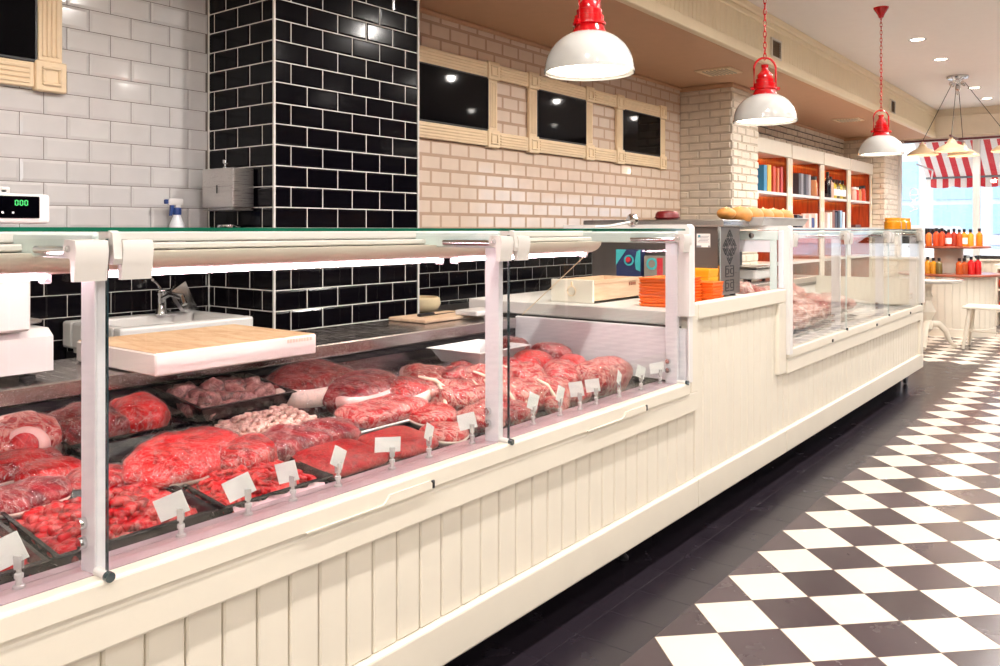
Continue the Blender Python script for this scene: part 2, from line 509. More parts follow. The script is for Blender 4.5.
# white brick column and the end pier
def brick_pier(name, x0, x1, y0):
    b = MB()
    b.box(x0, x1, y0, WY, 0, ZS, mi=1)
    for fl in (0,):
        tiles(b, (x0, y0, 0), (1, 0, 0), (0, -1, 0), x1-x0, 0, ZS-.05, .23, .083, 0, g=.013, bev=.008, rise=.014, mi=0, jit=.004)
        tiles(b, (x0, WY, 0), (0, -1, 0), (-1, 0, 0), WY-y0, 0, ZS-.05, .23, .083, .1, g=.013, bev=.008, rise=.014, mi=0, jit=.004, flip=1)
        tiles(b, (x1, y0, 0), (0, 1, 0), (1, 0, 0), WY-y0, 0, ZS-.05, .23, .083, .1, g=.013, bev=.008, rise=.014, mi=0, jit=.004, flip=1)
    b.box(x0-.02, x1+.02, y0-.02, WY, ZS-.045, ZS-.001, mi=2, bev=.01)
    struct(b, name, [M['brick'], M['bkgrout'], M['soffit']], smooth=False, fixn=False)
brick_pier('wall_pillar_brick', 8.165, 8.87, 3.31)
brick_pier('wall_pillar_end', 14.24, XE, 3.25)

# far wall: low panelled wall, windows, lintel
e = MB()
e.box(XE, XE+.18, YR, WY, 0, .74)
e.box(XE-.05, XE+.18, YR, 3.25, .72, .76, bev=.006)
y = YR
while y < 3.2:
    e.box(XE-.014, XE, y+.004, y+.084, .1, .72, bev=.003); y += .088
e.box(XE-.03, XE, YR, 3.25, 0, .1, bev=.006)
e.box(XE, XE+.18, YR, WY, 2.74, ZC)
e.box(XE-.06, XE, YR, 3.3, 2.76, 3.08, bev=.01)
e.box(XE, XE+.18, 3.25, WY, .7, 2.8)
struct(e, 'wall_end', M['wall'], smooth=False)
ywin = [3.25, 2.1, .85, -.4, -1.65, -2.9, -4.15]
for i in range(6):
    a, b = ywin[i+1], ywin[i]
    fr = MB()
    for (y0, y1, z0, z1) in ((a, a+.05, .76, 2.74), (b-.05, b, .76, 2.74), (a+.05, b-.05, .76, .81), (a+.05, b-.05, 2.69, 2.74)):
        fr.box(XE+.02, XE+.12, y0, y1, z0, z1, bev=.005)
    o = struct(fr, f'window_{i+1}', M['white'], smooth=False)
    g = MB(); g.box(XE+.06, XE+.066, a+.05, b-.05, .81, 2.69)
    g.build('window_pane', M['wglass'], o, smooth=False)
# right wall with a row of big windows, and the wall behind the camera
r = MB()
r.box(XB, XE+.18, YR-.18, YR, 0, .6); r.box(XB, XE+.18, YR-.18, YR, 2.75, ZC)
xw = [XB, -1.5, 0.]
r.box(0., XE+.18, YR-.18, YR, .6, 2.75)
x = 0.
while x < XE-.3:
    r.box(x+.01, x+.29, YR, YR+.02, .05, 2.72, mi=1, bev=.004); x += .3  # unseen dark boards, added to darken what the counter glass reflects
struct(r, 'wall_right', [M['wall'], wood('added_dark_panelling', '#1d1410', '#33251c', (20, 20, 2), .5, 0)], smooth=False)
for i in range(2):
    a, b = xw[i], xw[i+1]
    fr = MB()
    for (x0, x1, z0, z1) in ((a, a+.06, .6, 2.75), (b-.06, b, .6, 2.75), (a+.06, b-.06, .6, .66), (a+.06, b-.06, 2.69, 2.75)):
        fr.box(x0, x1, YR-.12, YR-.02, z0, z1, bev=.005)
    o = struct(fr, f'window_{i+7}', M['white'], smooth=False)
    g = MB(); g.box(a+.06, b-.06, YR-.07, YR-.064, .66, 2.69)
    g.build('window_pane', M['wglass'], o, smooth=False)
bk = MB(); bk.box(XB-.18, XB, YR, WY, 0, ZC)
struct(bk, 'wall_back', M['wall'], smooth=False)

# street outside
s = MB(); s.box(XE+.18, 60, -40, 30, -.14, -.05); s.box(-20, XE+.18, -40, YR-.18, -.14, -.05)
struct(s, 'pavement', plain('grey_pavement', '#bdbcbc', .8), smooth=False)
fc = thing('shop_facade', 'pale shop front with blue panels across the street outside', 'building', (26, 0, -.05))
q = MB(); q.box(26, 27, -14, 14, -.05, 8); q.build('facade_wall', plain('pale_render', '#cfe0ee', .8), fc, smooth=False)
for k in range(12):
    y0 = -8+k*1.45
    for z0, z1 in ((1.15, 1.95), (2.1, 3.2)):
        q = MB(); q.box(25.92, 26, y0, y0+1.05, z0, z1); q.build('blue_panel', M['bluegrey'], fc, smooth=False)
q = MB(); q.box(25.9, 26, -12, 14, .86, 1.1); q.build('pink_band', plain('pink_band', '#ead3d6', .7), fc, smooth=False)
def car(x, y, label, col):
    c = thing('parked_car', label, 'car', (x, y, -.05), 'cars parked outside')
    def prof(sc_y):
        return
    b = MB()
    pts = [(-2.1, .28), (-2.1, .7), (-1.9, .85), (-1.2, .95), (-.6, 1.38), (.9, 1.42), (1.6, .98), (2.05, .9), (2.12, .5), (2.1, .28)]
    b.prism([(y+u, v-.05) for u, v in pts], 'x', x-.82, x+.82)
    b.build('body', plain('car_paint', col, .2, coat=1), c, smooth=False)
    g = MB()
    g.prism([(y-1.0, .96), (y-.55, 1.28), (y+.85, 1.31), (y+1.3, .96)], 'x', x-.84, x+.84)
    g.build('side_glass', M['screen'], c, smooth=False)
    for dy in (-1.3, 1.3):
        for dx in (-.72, .72):
            t = MB(); t.lathe([(.0, -.1), (.3, -.1), (.32, -.05), (.32, .05), (.3, .1), (0, .1)], 20, (x+dx*1.05, y+dy, .27), 'x')
            t.build('wheel', M['dark'], c)
car(20.5, 3.9, 'white car parked outside beyond the window nearest the brick pier', '#f2f4f6')
car(20.5, -1.2, 'silver car parked outside beyond the middle windows', '#d2d8de')
# awning over the far windows
aw = thing('striped_awning', 'red and white striped awning with scalloped valance outside the windows', 'awning', (XE+.18, -.4, 2.8))
q = MB()
Y0, Y1 = -4.2, 3.1
q.add([(XE+.2, Y0, 2.92), (XE+.2, Y1, 2.92), (XE+1.5, Y1, 2.19), (XE+1.5, Y0, 2.19)], [(0, 1, 2, 3)])
q.add([(XE+.2, Y0, 2.912), (XE+.2, Y1, 2.912), (XE+1.5, Y1, 2.182), (XE+1.5, Y0, 2.182)], [(3, 2, 1, 0)])
q.build('canopy', awning_mat(), aw, smooth=False, fixn=False)
q = MB()
ys = Y0
n = int((Y1-Y0)/.02)
top = [(Y0+(Y1-Y0)*k/n, 2.19) for k in range(n+1)]
bot = [(yy, 2.02-.03*abs(sin(pi*yy/.38))) for yy, _ in top]
vs = [(XE+1.5, a, b) for a, b in top]+[(XE+1.5, a, b) for a, b in bot]
q.add(vs, [(k, k+1, n+2+k, n+1+k) for k in range(n)])
q.build('valance', bpy.data.materials['striped_awning_fabric'], aw, smooth=False, fixn=False)
q = MB(); q.cyl((XE+1.49, Y0, 2.18), (XE+1.49, Y1, 2.18), .02, 10)
q.build('front_bar', plain('grey_bar', '#77808a', .4), aw)
for yy in (3.0, 1.5, -.5, -2.5):
    q = MB(); q.tube([(XE+.2, yy, 2.35), (XE+.9, yy-.12, 2.28), (XE+1.48, yy, 2.17)], .014, 8)
    q.build('folding_arm', M['white'], aw)

# window lettering
def text_obj(name, body, size, loc, rot, mat, parent=None, ext=.001, label=None, cat=None):
    cu = bpy.data.curves.new(name, 'FONT'); cu.body = body; cu.size = size; cu.extrude = ext
    cu.align_x = 'CENTER'; cu.align_y = 'CENTER'
    o = bpy.data.objects.new(name, cu)
    o.rotation_euler = rot
    COL.objects.link(o)
    dg = bpy.context.evaluated_depsgraph_get(); bpy.context.view_layer.update()
    me = bpy.data.meshes.new_from_object(o.evaluated_get(dg)); COL.objects.unlink(o); bpy.data.objects.remove(o)
    o = bpy.data.objects.new(name, me); o.rotation_euler = rot; COL.objects.link(o); me.materials.clear(); me.materials.append(mat)
    if parent is not None:
        r_ = parent
        while r_.parent is not None: r_ = r_.parent
        o.parent = parent; o.location = Vector(loc)-Vector(r_.location)
    else:
        o.location = loc
    if label: tag(o, label, cat)
    return o
t_ = text_obj('window_lettering', 'VXD', .2, (XE+.055, 3.0, 1.75), (radians(90), radians(-90), radians(-90)), plain('white_vinyl', '#ffffff', .6, vary=0), None, .001,
         'faint white vinyl letters running down the window beside the brick pier', 'lettering')

# ------------------------------------------------------------------ counters
YF = 1.43
def deck_z(y): return .61+(y-1.57)*.13
YBK = 2.28

def planks(x0, x1, z0, z1, phase):
    b = MB()
    b.box(x0, x1, YF+.022, YF+.04, z0, z1, mi=1)
    x = phase+math.floor((x0-phase)/.0813)*.0813
    while x < x1:
        a, c = max(x0, x+.0022), min(x1, x+.0813-.0022)
        if c-a > .006: b.box(a, c, YF+.014, YF+.03, z0, z1, bev=.004)
        x += .0813
    return b

def bottom_rail(x0, x1):
    b = MB(); b.box(x0, x1, YF-.006, YF+.04, .128, .243, bev=.006, seg=2); return b

def foot(b, x, y):
    b.lathe([(.02, 0), (.02, .01), (.009, .022), (.009, .14)], 14, (x, y, 0))

def tag_screw(x, y, z, root, post):
    s = MB(); s.lathe([(.0, 0), (.010, .0005), (.011, .004), (.011, .012), (0, .013)], 14, (x-.012, y, z), 'x')
    s.build('screw', M['chrome'], post)

def glazed_front(root, x0, x1, posts, panes, zl=.645, edge=.002, dk='deck', gm='glass'):
    """ledge, deck, posts, panes and canopy of one refrigerated display section"""
    # ledge cap and its lower lip
    b = MB(); b.box(x0, x1, YF-.012, YF+.03, .598, zl, bev=.005, seg=2)
    b.box(x0, x1, YF-.004, YF+.03, .588, .6)
    b.build('ledge', M['cream'], root, smooth=False)
    # front rail
    b = MB(); b.box(x0, x1, YF-.006, YF+.04, .52, .592, bev=.006, seg=2)
    b.build('front_rail', M['cream'], root, smooth=False)
    # steel deck: front strip with a groove, the sloped deck, the back panel
    b = MB()
    b.prism([(YF+.03, .56), (YF+.03, .642), (YF+.136, .633), (YF+.14, .607),
             (YBK, deck_z(YBK)), (YBK+.01, .80), (YBK+.02, .80), (YBK+.02, .56)], 'x', x0, x1)
    b.build('deck', M[dk], root, smooth=False)
    b = MB()
    for y0, z0, y1, z1 in ((.031, .6425, .07, .6395), (.073, .6385, .1, .6365), (.103, .6362, .136, .6338)):
        b.prism([(YF+y0, z0), (YF+y1, z1), (YF+y1, z1+.002), (YF+y0, z0+.002)], 'x', x0, x1)
    b.build('front_strip', M['mauve'] if dk == 'deck' else M['white'], root, smooth=False)
    b = MB(); b.box(x0, x1, YBK-.004, YBK+.004, .775, .80); b.build('air_slot', M['dark'], root, smooth=False)
    # staff-side worktop
    b = MB(); b.box(x0, x1-.01, 2.268, 2.66, .803, .849, bev=.004)
    b.build('worktop', M['steelw'], root, smooth=False)
    b = MB(); b.box(x0, x1, YBK+.03, 2.6, .13, .803); b.box(x0, x1, YF+.04, YBK+.03, .13, .58)
    b.build('cabinet_body', M['plinth'], root, smooth=False)
    b = MB(); b.box(x0, x1, YF+.16, 2.5, .0, .129); b.build('plinth', M['plinth'], root, smooth=False)
    for xp in posts:
        b = MB(); b.box(xp, xp+.02, YF+.03, YF+.082, .615, 1.2, bev=.002)
        po = b.build('post', M['lav'], root, smooth=False)
        for zz in (.692, .727):
            tag_screw(xp, YF+.068, zz, root, po)
        b = MB(); b.box(xp-.004, xp+.016, YF+.03, 1.92, 1.198, 1.243, bev=.003)
        b.build('support_arm', M['arm'], root, smooth=False)
        b = MB(); b.lathe([(0, 0), (.0085, .0), (.0085, .155), (.0075, .16), (.0075, .2), (0, .2)][:6], 14, (xp-.012, YF+.03, 1.213), 'y')
        b.build('hinge_rod', M['chrome'], root)
    for k, (a, c) in enumerate(panes):
        b = MB()
        b.box(a, c, YF-.004, YF+.002, .612, 1.235, mi=0)
        if k < len(panes)-1: b.box(c-edge, c+.0005, YF-.0045, YF+.0025, .612, 1.235, mi=1)
        b.build('front_glass', [M[gm], M['dedge'] if dk == 'deck' else M['arm']], root, smooth=False)
        for xa, left in ((a, 0), (c, 1)):
            xa0 = xa+.010 if not left else xa-.066
            cl = MB()
            pr = [(YF-.022, 1.232), (YF-.026, 1.215), (YF-.022, 1.19), (YF-.019, 1.163), (YF-.008, 1.163), (YF-.005, 1.2), (YF+.016, 1.206), (YF+.02, 1.22), (YF+.014, 1.234)]
            cl.prism(pr, 'x', xa0, xa0+.056)
            o = cl.build('hinge_clamp', M['greyp'], root, ang=30)
            sc_ = MB(); sc_.lathe([(0, 0), (.0055, 0), (.0055, .004), (0, .004)], 12, (xa0-.004, YF-.001, 1.218), 'x')
            sc_.build('screw', M['chrome'], o)
    for xp in posts:
        b = MB(); b.prism([(YF-.018, 1.245), (YF-.024, 1.2), (YF-.02, 1.19), (YF+.03, 1.19), (YF+.03, 1.249), (YF-.006, 1.249)], 'x', xp+.006, xp+.021)
        b.build('hinge_cover', M['greyp'], root, smooth=False)
        b = MB(); b.cyl((xp+.004, YF+.03, .649), (xp+.004, YF-.006, .649), .0085, 14)
        o = b.build('glass_stop', M['white'], root)
        b = MB(); b.cyl((xp+.004, YF-.005, .649), (xp+.004, YF-.016, .649), .009, 14)
        b.build('cap', M['dedge'], o)

def glass_riser(root, x0, x1):
    b = MB(); b.box(x0, x1, YF+.072, YF+.076, .64, .765); b.build('riser_glass', M['glass'], root, smooth=False)

def canopy(root, x0, x1, tubes, zt=1.2545):
    b = MB()
    b.box(x0, x1, YF-.002, 2.05, zt-.007, zt, mi=0)
    b.box(x0, x1, YF-.0035, YF-.0015, zt-.0072, zt+.0002, mi=1)
    b.build('glass_top', [M['glass'], M['gedge']], root, smooth=False)
    if not tubes: return
    t0, t1 = tubes[0][0], tubes[-1][1]
    b = MB()
    pts = []
    for k in range(11):
        a = pi+pi*k/10
        pts.append((1.765+.07*cos(a), 1.205+.045*sin(a)))
    pts += [(1.835, 1.206), (1.695, 1.206)]
    b.prism(pts[:-2], 'x', t0, t1)
    b.build('lamp_housing', M['cream'], root, ang=30)
    b = MB(); b.box(t0, t1, 1.74, 1.86, 1.208, 1.222, bev=.003); b.box(t0, t1, 1.78, 1.9, 1.224, 1.246, bev=.003)
    b.build('canopy_profile', M['greyp'], root, smooth=False)
    for a, c in tubes:
        b = MB(); b.cyl((a+.02, 1.765, 1.153), (c-.02, 1.765, 1.154), .0045, 12)
        o = b.build('led_tube', M['led'], root)
        for e in (a+.01, c-.03):
            b = MB(); b.box(e, e+.018, 1.753, 1.777, 1.141, 1.162, bev=.003)
            b.build('tube_clip', M['clear'], o, smooth=False)

def end_cap(root, x0, x1, zb=.91):
    b = MB()
    b.prism([(YF-.02, zb), (YF-.02, 1.26), (YF-.008, 1.272), (2.0, 1.272), (2.0, 1.256), (YF+.04, 1.256), (YF+.035, 1.24), (YF+.035, zb)], 'x', x0, x1)
    b.build('end_cap', M['white'], root, smooth=False)

M['mauve'] = plain('mauve_grey_metal', '#b7a0a8', .22, coat=.3, vary=.04)
M['steelw'] = steel('worktop_steel', '#c9c0c0', .24, (60, 1, 60))
M['arm'] = plain('pale_arm_plate', '#ccd8d6', .35, vary=.02)

# --- the meat display counter nearest the camera
XA, XM = -.45, 3.1
c1 = thing('display_counter', 'long cream butcher display counter filled with red meat, nearest the camera', 'display counter', (1.3, 2.0, 0), None)
glazed_front(c1, XA, XM-.02, [-.43, .729, 1.891, 3.045], [(-.425, .735), (.741, 1.896), (1.902, 3.06)])
planks(XA, 3.165, .243, .52, 1.6275).build('plank_panel', [M['cream'], M['cream_dk']], c1, smooth=False)
bottom_rail(XA, 3.166).build('bottom_rail', M['cream'], c1, smooth=False)
b = MB(); b.box(3.098, 3.165, YF-.0055, YF+.04, .598, .953, bev=.006, seg=2); b.box(3.04, 3.165, YF-.005, YF+.04, .52, .60, bev=.006, seg=2); b.build('end_stile', M['cream'], c1, smooth=False)
b = MB(); b.box(3.072, 3.096, YF+.004, YBK, .646, .857, bev=.004); b.build('end_panel', M['lav'], c1, smooth=False)
b = MB(); b.box(3.084, 3.09, YF+.03, 2.0, .857, 1.245); b.build('side_glass', M['glass'], c1, smooth=False)
b = MB(); b.prism([(2.02, .86), (2.24, .86), (2.24, .875), (2.03, 1.24), (2.015, 1.24)], 'x', 3.082, 3.092); b.build('side_glass', M['glass'], c1, smooth=False)
b = MB(); b.tube([(3.088, 2.25, .862), (3.088, 1.9, 1.15)], .0018, 6); b.build('stay_wire', M['frame'], c1)
b = MB(); b.box(3.066, 3.1, YF-.012, YF-.002, .645, .91, bev=.003); b.build('end_post', M['white'], c1, smooth=False)
end_cap(c1, 3.048, 3.098)
canopy(c1, XA, 3.075, [(-.42, .80), (.83, 2.0), (2.03, 2.86)])
for a, c in ((-.42, .725), (.752, 1.888), (1.914, 3.042)):
    glass_riser(c1, a, c)
for x0, in ((1.42,), (2.56,)):
    b = MB()
    b.prism([(x0-.26, .6035), (x0-.03, .6035), (x0-.02, .612), (x0-.01, .622), (x0+.13, .622), (x0+.14, .612), (x0+.14, .6), (x0-.26, .6)], 'y', YF-.0165, YF-.01)
    b.build('pull_notch', M['cream'], c1, smooth=False)
    b = MB(); b.box(x0+.137, x0+.147, YF-.018, YF-.011, .6, .621, bev=.002); b.build('notch_end', M['dark'], c1, smooth=False)
for xx in (.4, 1.6, 2.8):
    b = MB(); foot(b, xx, YF+.135); b.build('foot', M['dark'], c1)

# --- the taller service section in the middle
c2 = thing('service_counter', 'taller cream panelled service section between the two glazed counters', 'counter', (3.7, 2.0, 0), None)
planks(3.168, 4.22, .243, .9, 1.6275).build('plank_panel', [M['cream'], M['cream_dk']], c2, smooth=False)
bottom_rail(3.167, 4.222).build('bottom_rail', M['cream'], c2, smooth=False)
b = MB(); b.box(3.168, 4.218, YF-.006, YF+.04, .886, .953, bev=.006, seg=2); b.build('front_rail', M['cream'], c2, smooth=False)
b = MB(); b.box(4.118, 4.218, YF-.0055, YF+.04, .53, .886, bev=.006, seg=2); b.build('stile', M['cream'], c2, smooth=False)
b = MB(); b.box(3.125, 4.205, YF+.042, 2.6, .86, .918, bev=.004); b.build('worktop', M['white'], c2, smooth=False)
b = MB(); b.box(3.125, 4.205, YF+.042, 2.58, .13, .86); b.build('cabinet_body', M['plinth'], c2, smooth=False)
b = MB(); b.box(3.105, 4.215, YF+.16, 2.5, 0, .129); b.build('plinth', M['plinth'], c2, smooth=False)

# --- the farther glazed counter
c3 = thing('display_counter', 'farther glazed cream counter holding bags of pale meat', 'display counter', (5.9, 2.0, 0), None)
X0, X1 = 4.23, 7.53
glazed_front(c3, X0, X1-.02, [5.285, 6.345, 7.44], [(4.275, 5.302), (5.308, 6.362), (6.368, 7.455)], edge=.001, dk='white', gm='glassf')
planks(4.225, X1, .243, .53, 1.6275).build('plank_panel', [M['cream'], M['cream_dk']], c3, smooth=False)
bottom_rail(4.225, X1).build('bottom_rail', M['cream'], c3, smooth=False)
b = MB(); b.box(7.43, X1, YF-.0055, YF+.04, .243, .60, bev=.006, seg=2); b.build('end_stile', M['cream'], c3, smooth=False)
b = MB(); b.box(X1-.02, X1, YF+.04, 2.55, .13, .85); b.build('end_panel', M['cream'], c3, smooth=False)
b = MB(); b.box(4.22, 4.23, YF+.04, YBK, .6, .86); b.build('end_panel', M['lav'], c3, smooth=False)
# left end frame with its glass
b = MB(); b.box(4.208, 4.225, 1.466, 2.2, 1.198, 1.246, bev=.003); b.box(4.208, 4.225, 1.472, 1.507, .92, 1.198, bev=.003)
b.build('end_frame', M['arm'], c3, smooth=False)
b = MB(); b.box(4.208, 4.225, 1.44, 1.464, .955, 1.246, bev=.003); b.box(4.212, 4.222, 1.507, 2.2, 1.137, 1.198); b.build('end_post', M['lav'], c3, smooth=False)
b = MB(); b.box(4.214, 4.22, 1.507, 2.2, .92, 1.137); b.build('side_glass', M['glass'], c3, smooth=False)
b = MB(); b.lathe([(0, 0), (.014, 0), (.014, .006), (0, .008)], 14, (4.2, 1.60, 1.222), 'x'); b.build('screw', M['chrome'], c3)
end_cap(c3, 4.222, 4.27, .62)
end_cap(c3, 7.46, 7.51, .66)
b = MB(); b.box(X1-.045, X1-.039, YF+.03, 2.2, .85, 1.245); b.build('side_glass', M['glass'], c3, smooth=False)
canopy(c3, 4.27, 7.46, [])
for x0 in (4.97, 5.98, 7.0):
    b = MB(); b.box(x0, x0+.02, YF-.018, YF-.011, .605, .622, bev=.002); b.build('notch_end', M['dark'], c3, smooth=False)
b = MB(); b.box(4.23, X1, YF+.045, YF+.06, .1, .128); b.build('kick_strip', M['steel'], c3, smooth=False)
w_ = MB(); w_.lathe([(0, -.012), (.035, -.012), (.04, 0), (.035, .012), (0, .012)], 18, (7.38, YF+.1, .04), 'y')
o = w_.build('castor', M['dark'], c3)
b = MB(); b.box(7.36, 7.4, YF+.082, YF+.118, .06, .13, bev=.004); b.build('bracket', M['steel'], o, smooth=False)

# ------------------------------------------------------------------ pendants and lights
def pendant(x, y, z, label, bail=(.61, -.79)):
    t = thing('pendant_lamp', label, 'pendant lamp', (x, y, z), 'red and white pendant lamps over the counter')
    R = .185
    pr = []
    for k in range(15):
        a = (pi/2)*k/14
        pr.append((R*cos(a)**.92 if k < 14 else .0, .012+.165*sin(a)))
    pr = [(r, zz) for r, zz in pr if r > .07]
    pr = [(R+.003, 0), (R+.003, .012)]+pr+[(.068, pr[-1][1]+.004)]
    b = MB(); b.lathe(pr, 48, (x, y, z), cap=False)
    ins = [(max(.01, r-.004), zz-.003 if i > 1 else zz) for i, (r, zz) in enumerate(pr)]
    b.build('lamp_shade', M['shade'], t)
    b = MB(); b.lathe(ins+[(.01, ins[-1][1])], 40, (x, y, z+.001), cap=False)
    b.build('shade_lining', M['shade'], t)
    b = MB(); b.lathe([(0, .05), (.12, .046), (.165, .03), (.168, .028), (.12, .04), (0, .044)][:3], 32, (x, y, z-.018), cap=False)
    b.build('lit_lens', M['lamp_in'], t)
    zt = z+pr[-1][1]
    prof = [(.072, -.012), (.074, 0), (.068, .012), (.062, .03), (.07, .034), (.07, .042), (.060, .046), (.062, .07), (.052, .074), (.054, .095), (.044, .1), (.046, .12), (.034, .135), (.022, .15), (.018, .165), (.022, .17), (.022, .182), (.01, .187), (0, .187)]
    b = MB(); b.lathe(prof, 28, (x, y, zt)); b.build('lamp_holder', M['red'], t, ang=50)
    # bail handle facing the camera's way along the counter
    d = Vector((*bail, 0)).normalized()
    path = []
    c_ = Vector((x, y, zt))
    hw = .066
    path.append(c_+d*hw+Vector((0, 0, .035)))
    path.append(c_+d*hw+Vector((0, 0, .16)))
    for k in range(1, 12):
        a = pi*k/12
        path.append(c_+d*hw*cos(a)+Vector((0, 0, .16+.066*sin(a))))
    path.append(c_-d*hw+Vector((0, 0, .16))); path.append(c_-d*hw+Vector((0, 0, .035)))
    b = MB(); b.tube(path, .0065, 8)
    for sg in (1, -1):
        q = c_+d*sg*.064+Vector((0, 0, .038)); b.cyl(q, q+d*sg*.024, .011, 10)
    b.build('bail_handle', M['red'], t)
    # chain
    z0 = zt+.215; z1 = ZC-.05; nlk = int((z1-z0)/.034)
    b = MB()
    for k in range(nlk+1):
        zc = z0+.02+k*(z1-z0-.02)/nlk
        ax = Vector((1, 0, 0)) if k % 2 else Vector((0, 1, 0))
        pth = [Vector((x, y, zc))+ax*.0085*cos(2*pi*i/10)+Vector((0, 0, .023*sin(2*pi*i/10))) for i in range(10)]
        b.tube(pth, .0028, 5, closed=True)
    b.build('chain', M['red'], t)
    b = MB(); b.lathe([(.012, -.09), (.018, -.088), (.03, -.06), (.05, -.03), (.062, -.012), (.064, 0), (0, 0)], 26, (x, y, ZC)); b.build('ceiling_cup', M['red'], t)
    L = bpy.data.lights.new('pendant_bulb', 'SPOT'); L.energy = 22; L.color = (1, .9, .78); L.spot_size = radians(150); L.spot_blend = .8; L.shadow_soft_size = .08
    lo = bpy.data.objects.new('pendant_bulb', L); COL.objects.link(lo); lo.location = (x, y, z-.01)
pendant(2.97, 1.82, 1.90, 'red and white dome pendant lamp nearest the camera, in front of the wall screens', (.95, -.12))
pendant(5.0, 1.82, 1.905, 'red and white dome pendant lamp hanging in front of the white brick pillar')
pendant(7.84, 1.82, 1.91, 'red and white dome pendant lamp hanging nearest the lit shelves and far window')

def downlight(x, y, label, energy=55, col=(1, .94, .88), group='recessed ceiling downlights', cone=168):
    t = thing('recessed_downlight', label, 'downlight', (x, y, ZC), group)
    b = MB(); b.lathe([(.062, -.001), (.078, -.006), (.084, -.004), (.084, .0), (.062, .0)], 28, (x, y, ZC), cap=False); b.build('trim_ring', M['shade'], t)
    b = MB(); b.lathe([(0, -.0025), (.062, -.0025)], 28, (x, y, ZC), cap=False); b.build('lens', M['down'], t)
    L = bpy.data.lights.new('downlight_beam', 'SPOT'); L.energy = energy; L.color = col; L.spot_size = radians(cone); L.spot_blend = .35; L.shadow_soft_size = .045
    lo = bpy.data.objects.new('downlight_beam', L); COL.objects.link(lo); lo.location = (x, y, ZC-.02)
vis = [(9.38, 'recessed round downlight nearest the third pendant lamp'), (10.63, 'recessed round downlight between the third pendant and the chandelier'),
       (13.03, 'recessed round downlight just beyond the chandelier'), (14.19, 'recessed round downlight closest to the far windows')]
for x, l in vis: downlight(x, 1.83, l, 120, cone=112)
for y in (.75, -.9, -2.6):
    for k in range(7):
        downlight(-1.6+2.4*k, y, 'round recessed downlight in the white ceiling beyond the edge of the picture', 250 if y > 0 else 85, group='downlights beyond the edge of the picture')

# ------------------------------------------------------------------ wall screens and their wooden frames
YW = WY-.002
def flutes(b, x0, x1, z0, z1, along):
    """moulded board with fluted face"""
    b.box(x0, x1, YW-.03, YW, z0, z1, bev=.004)
    n = 4
    for k in range(n):
        if along == 'x':
            h = (z1-z0-.024)/n; za = z0+.012+k*h
            b.box(x0+.02, x1-.02, YW-.037, YW-.028, za+.003, za+h-.003, bev=.003)
        else:
            h = (x1-x0-.024)/n; xa = x0+.012+k*h
            b.box(xa+.003, xa+h-.003, YW-.037, YW-.028, z0+.02, z1-.02, bev=.003)
def rosette(b, x, z, s=.067):
    b.box(x-s, x+s, YW-.042, YW, z-s, z+s, bev=.005)
    for (xa, xb, za, zb) in ((-.042, .042, .028, .042), (-.042, .042, -.042, -.028), (-.042, -.028, -.028, .028), (.028, .042, -.028, .028)):
        b.box(x+xa, x+xb, YW-.052, YW-.04, z+za, z+zb, bev=.004)
def tv(x0, x1, label):
    t = thing('wall_screen', label, 'screen', ((x0+x1)/2, YW, 1.98), 'black wall screens in wooden frames')
    b = MB(); b.box(x0, x1, YW-.03, YW, 1.985, 2.385, bev=.004); b.build('bezel', M['dark'], t, smooth=False)
    b = MB(); b.box(x0+.012, x1-.012, YW-.0325, YW-.029, 1.998, 2.373, bev=.001); b.build('screen_glass', M['screen'], t, smooth=False)
def frame(label, xs, x0, x1, hasend=True):
    t = thing('wall_screen_frame', label, 'wooden frame', ((x0+x1)/2, YW, 1.88))
    e = [x0]+xs+[x1]
    for i in range(len(e)-1):
        a = e[i]+(.067 if i > 0 or hasend == 2 else 0); c = e[i+1]-(.067 if i < len(e)-2 else 0)
        if c-a < .03: continue
        for nm, z0, z1 in (('bottom_rail', 1.875, 1.985), ('top_rail', 2.383, 2.493)):
            b = MB(); flutes(b, a, c, z0, z1, 'x'); b.build(nm, M['frame'], t, smooth=False)
    for xx in xs:
        b = MB(); flutes(b, xx-.052, xx+.052, 1.997, 2.371, 'z'); b.build('stile', M['frame'], t, smooth=False)
        for zz in (1.93, 2.438):
            b = MB(); rosette(b, xx, zz); b.build('corner_block', M['frame'], t, smooth=False)
frame('long cream fluted frame with corner blocks around the three screens on the warm-lit tiled wall', [4.915, 5.435, 6.29, 6.83, 7.70], 4.0, 7.767)
tv(4.06, 4.862, 'black wall screen showing ceiling light reflections, next to the black tiled pillar')
tv(5.488, 6.237, 'middle black wall screen, behind the nearest pendant lamp')
tv(6.883, 7.647, 'black wall screen nearest the white brick pillar')
frame('cream fluted frame with a corner block around the screen on the white tiled wall', [1.722], .7, 1.789)
tv(.86, 1.669, 'black wall screen cut off at the top left, on the white tiled wall')

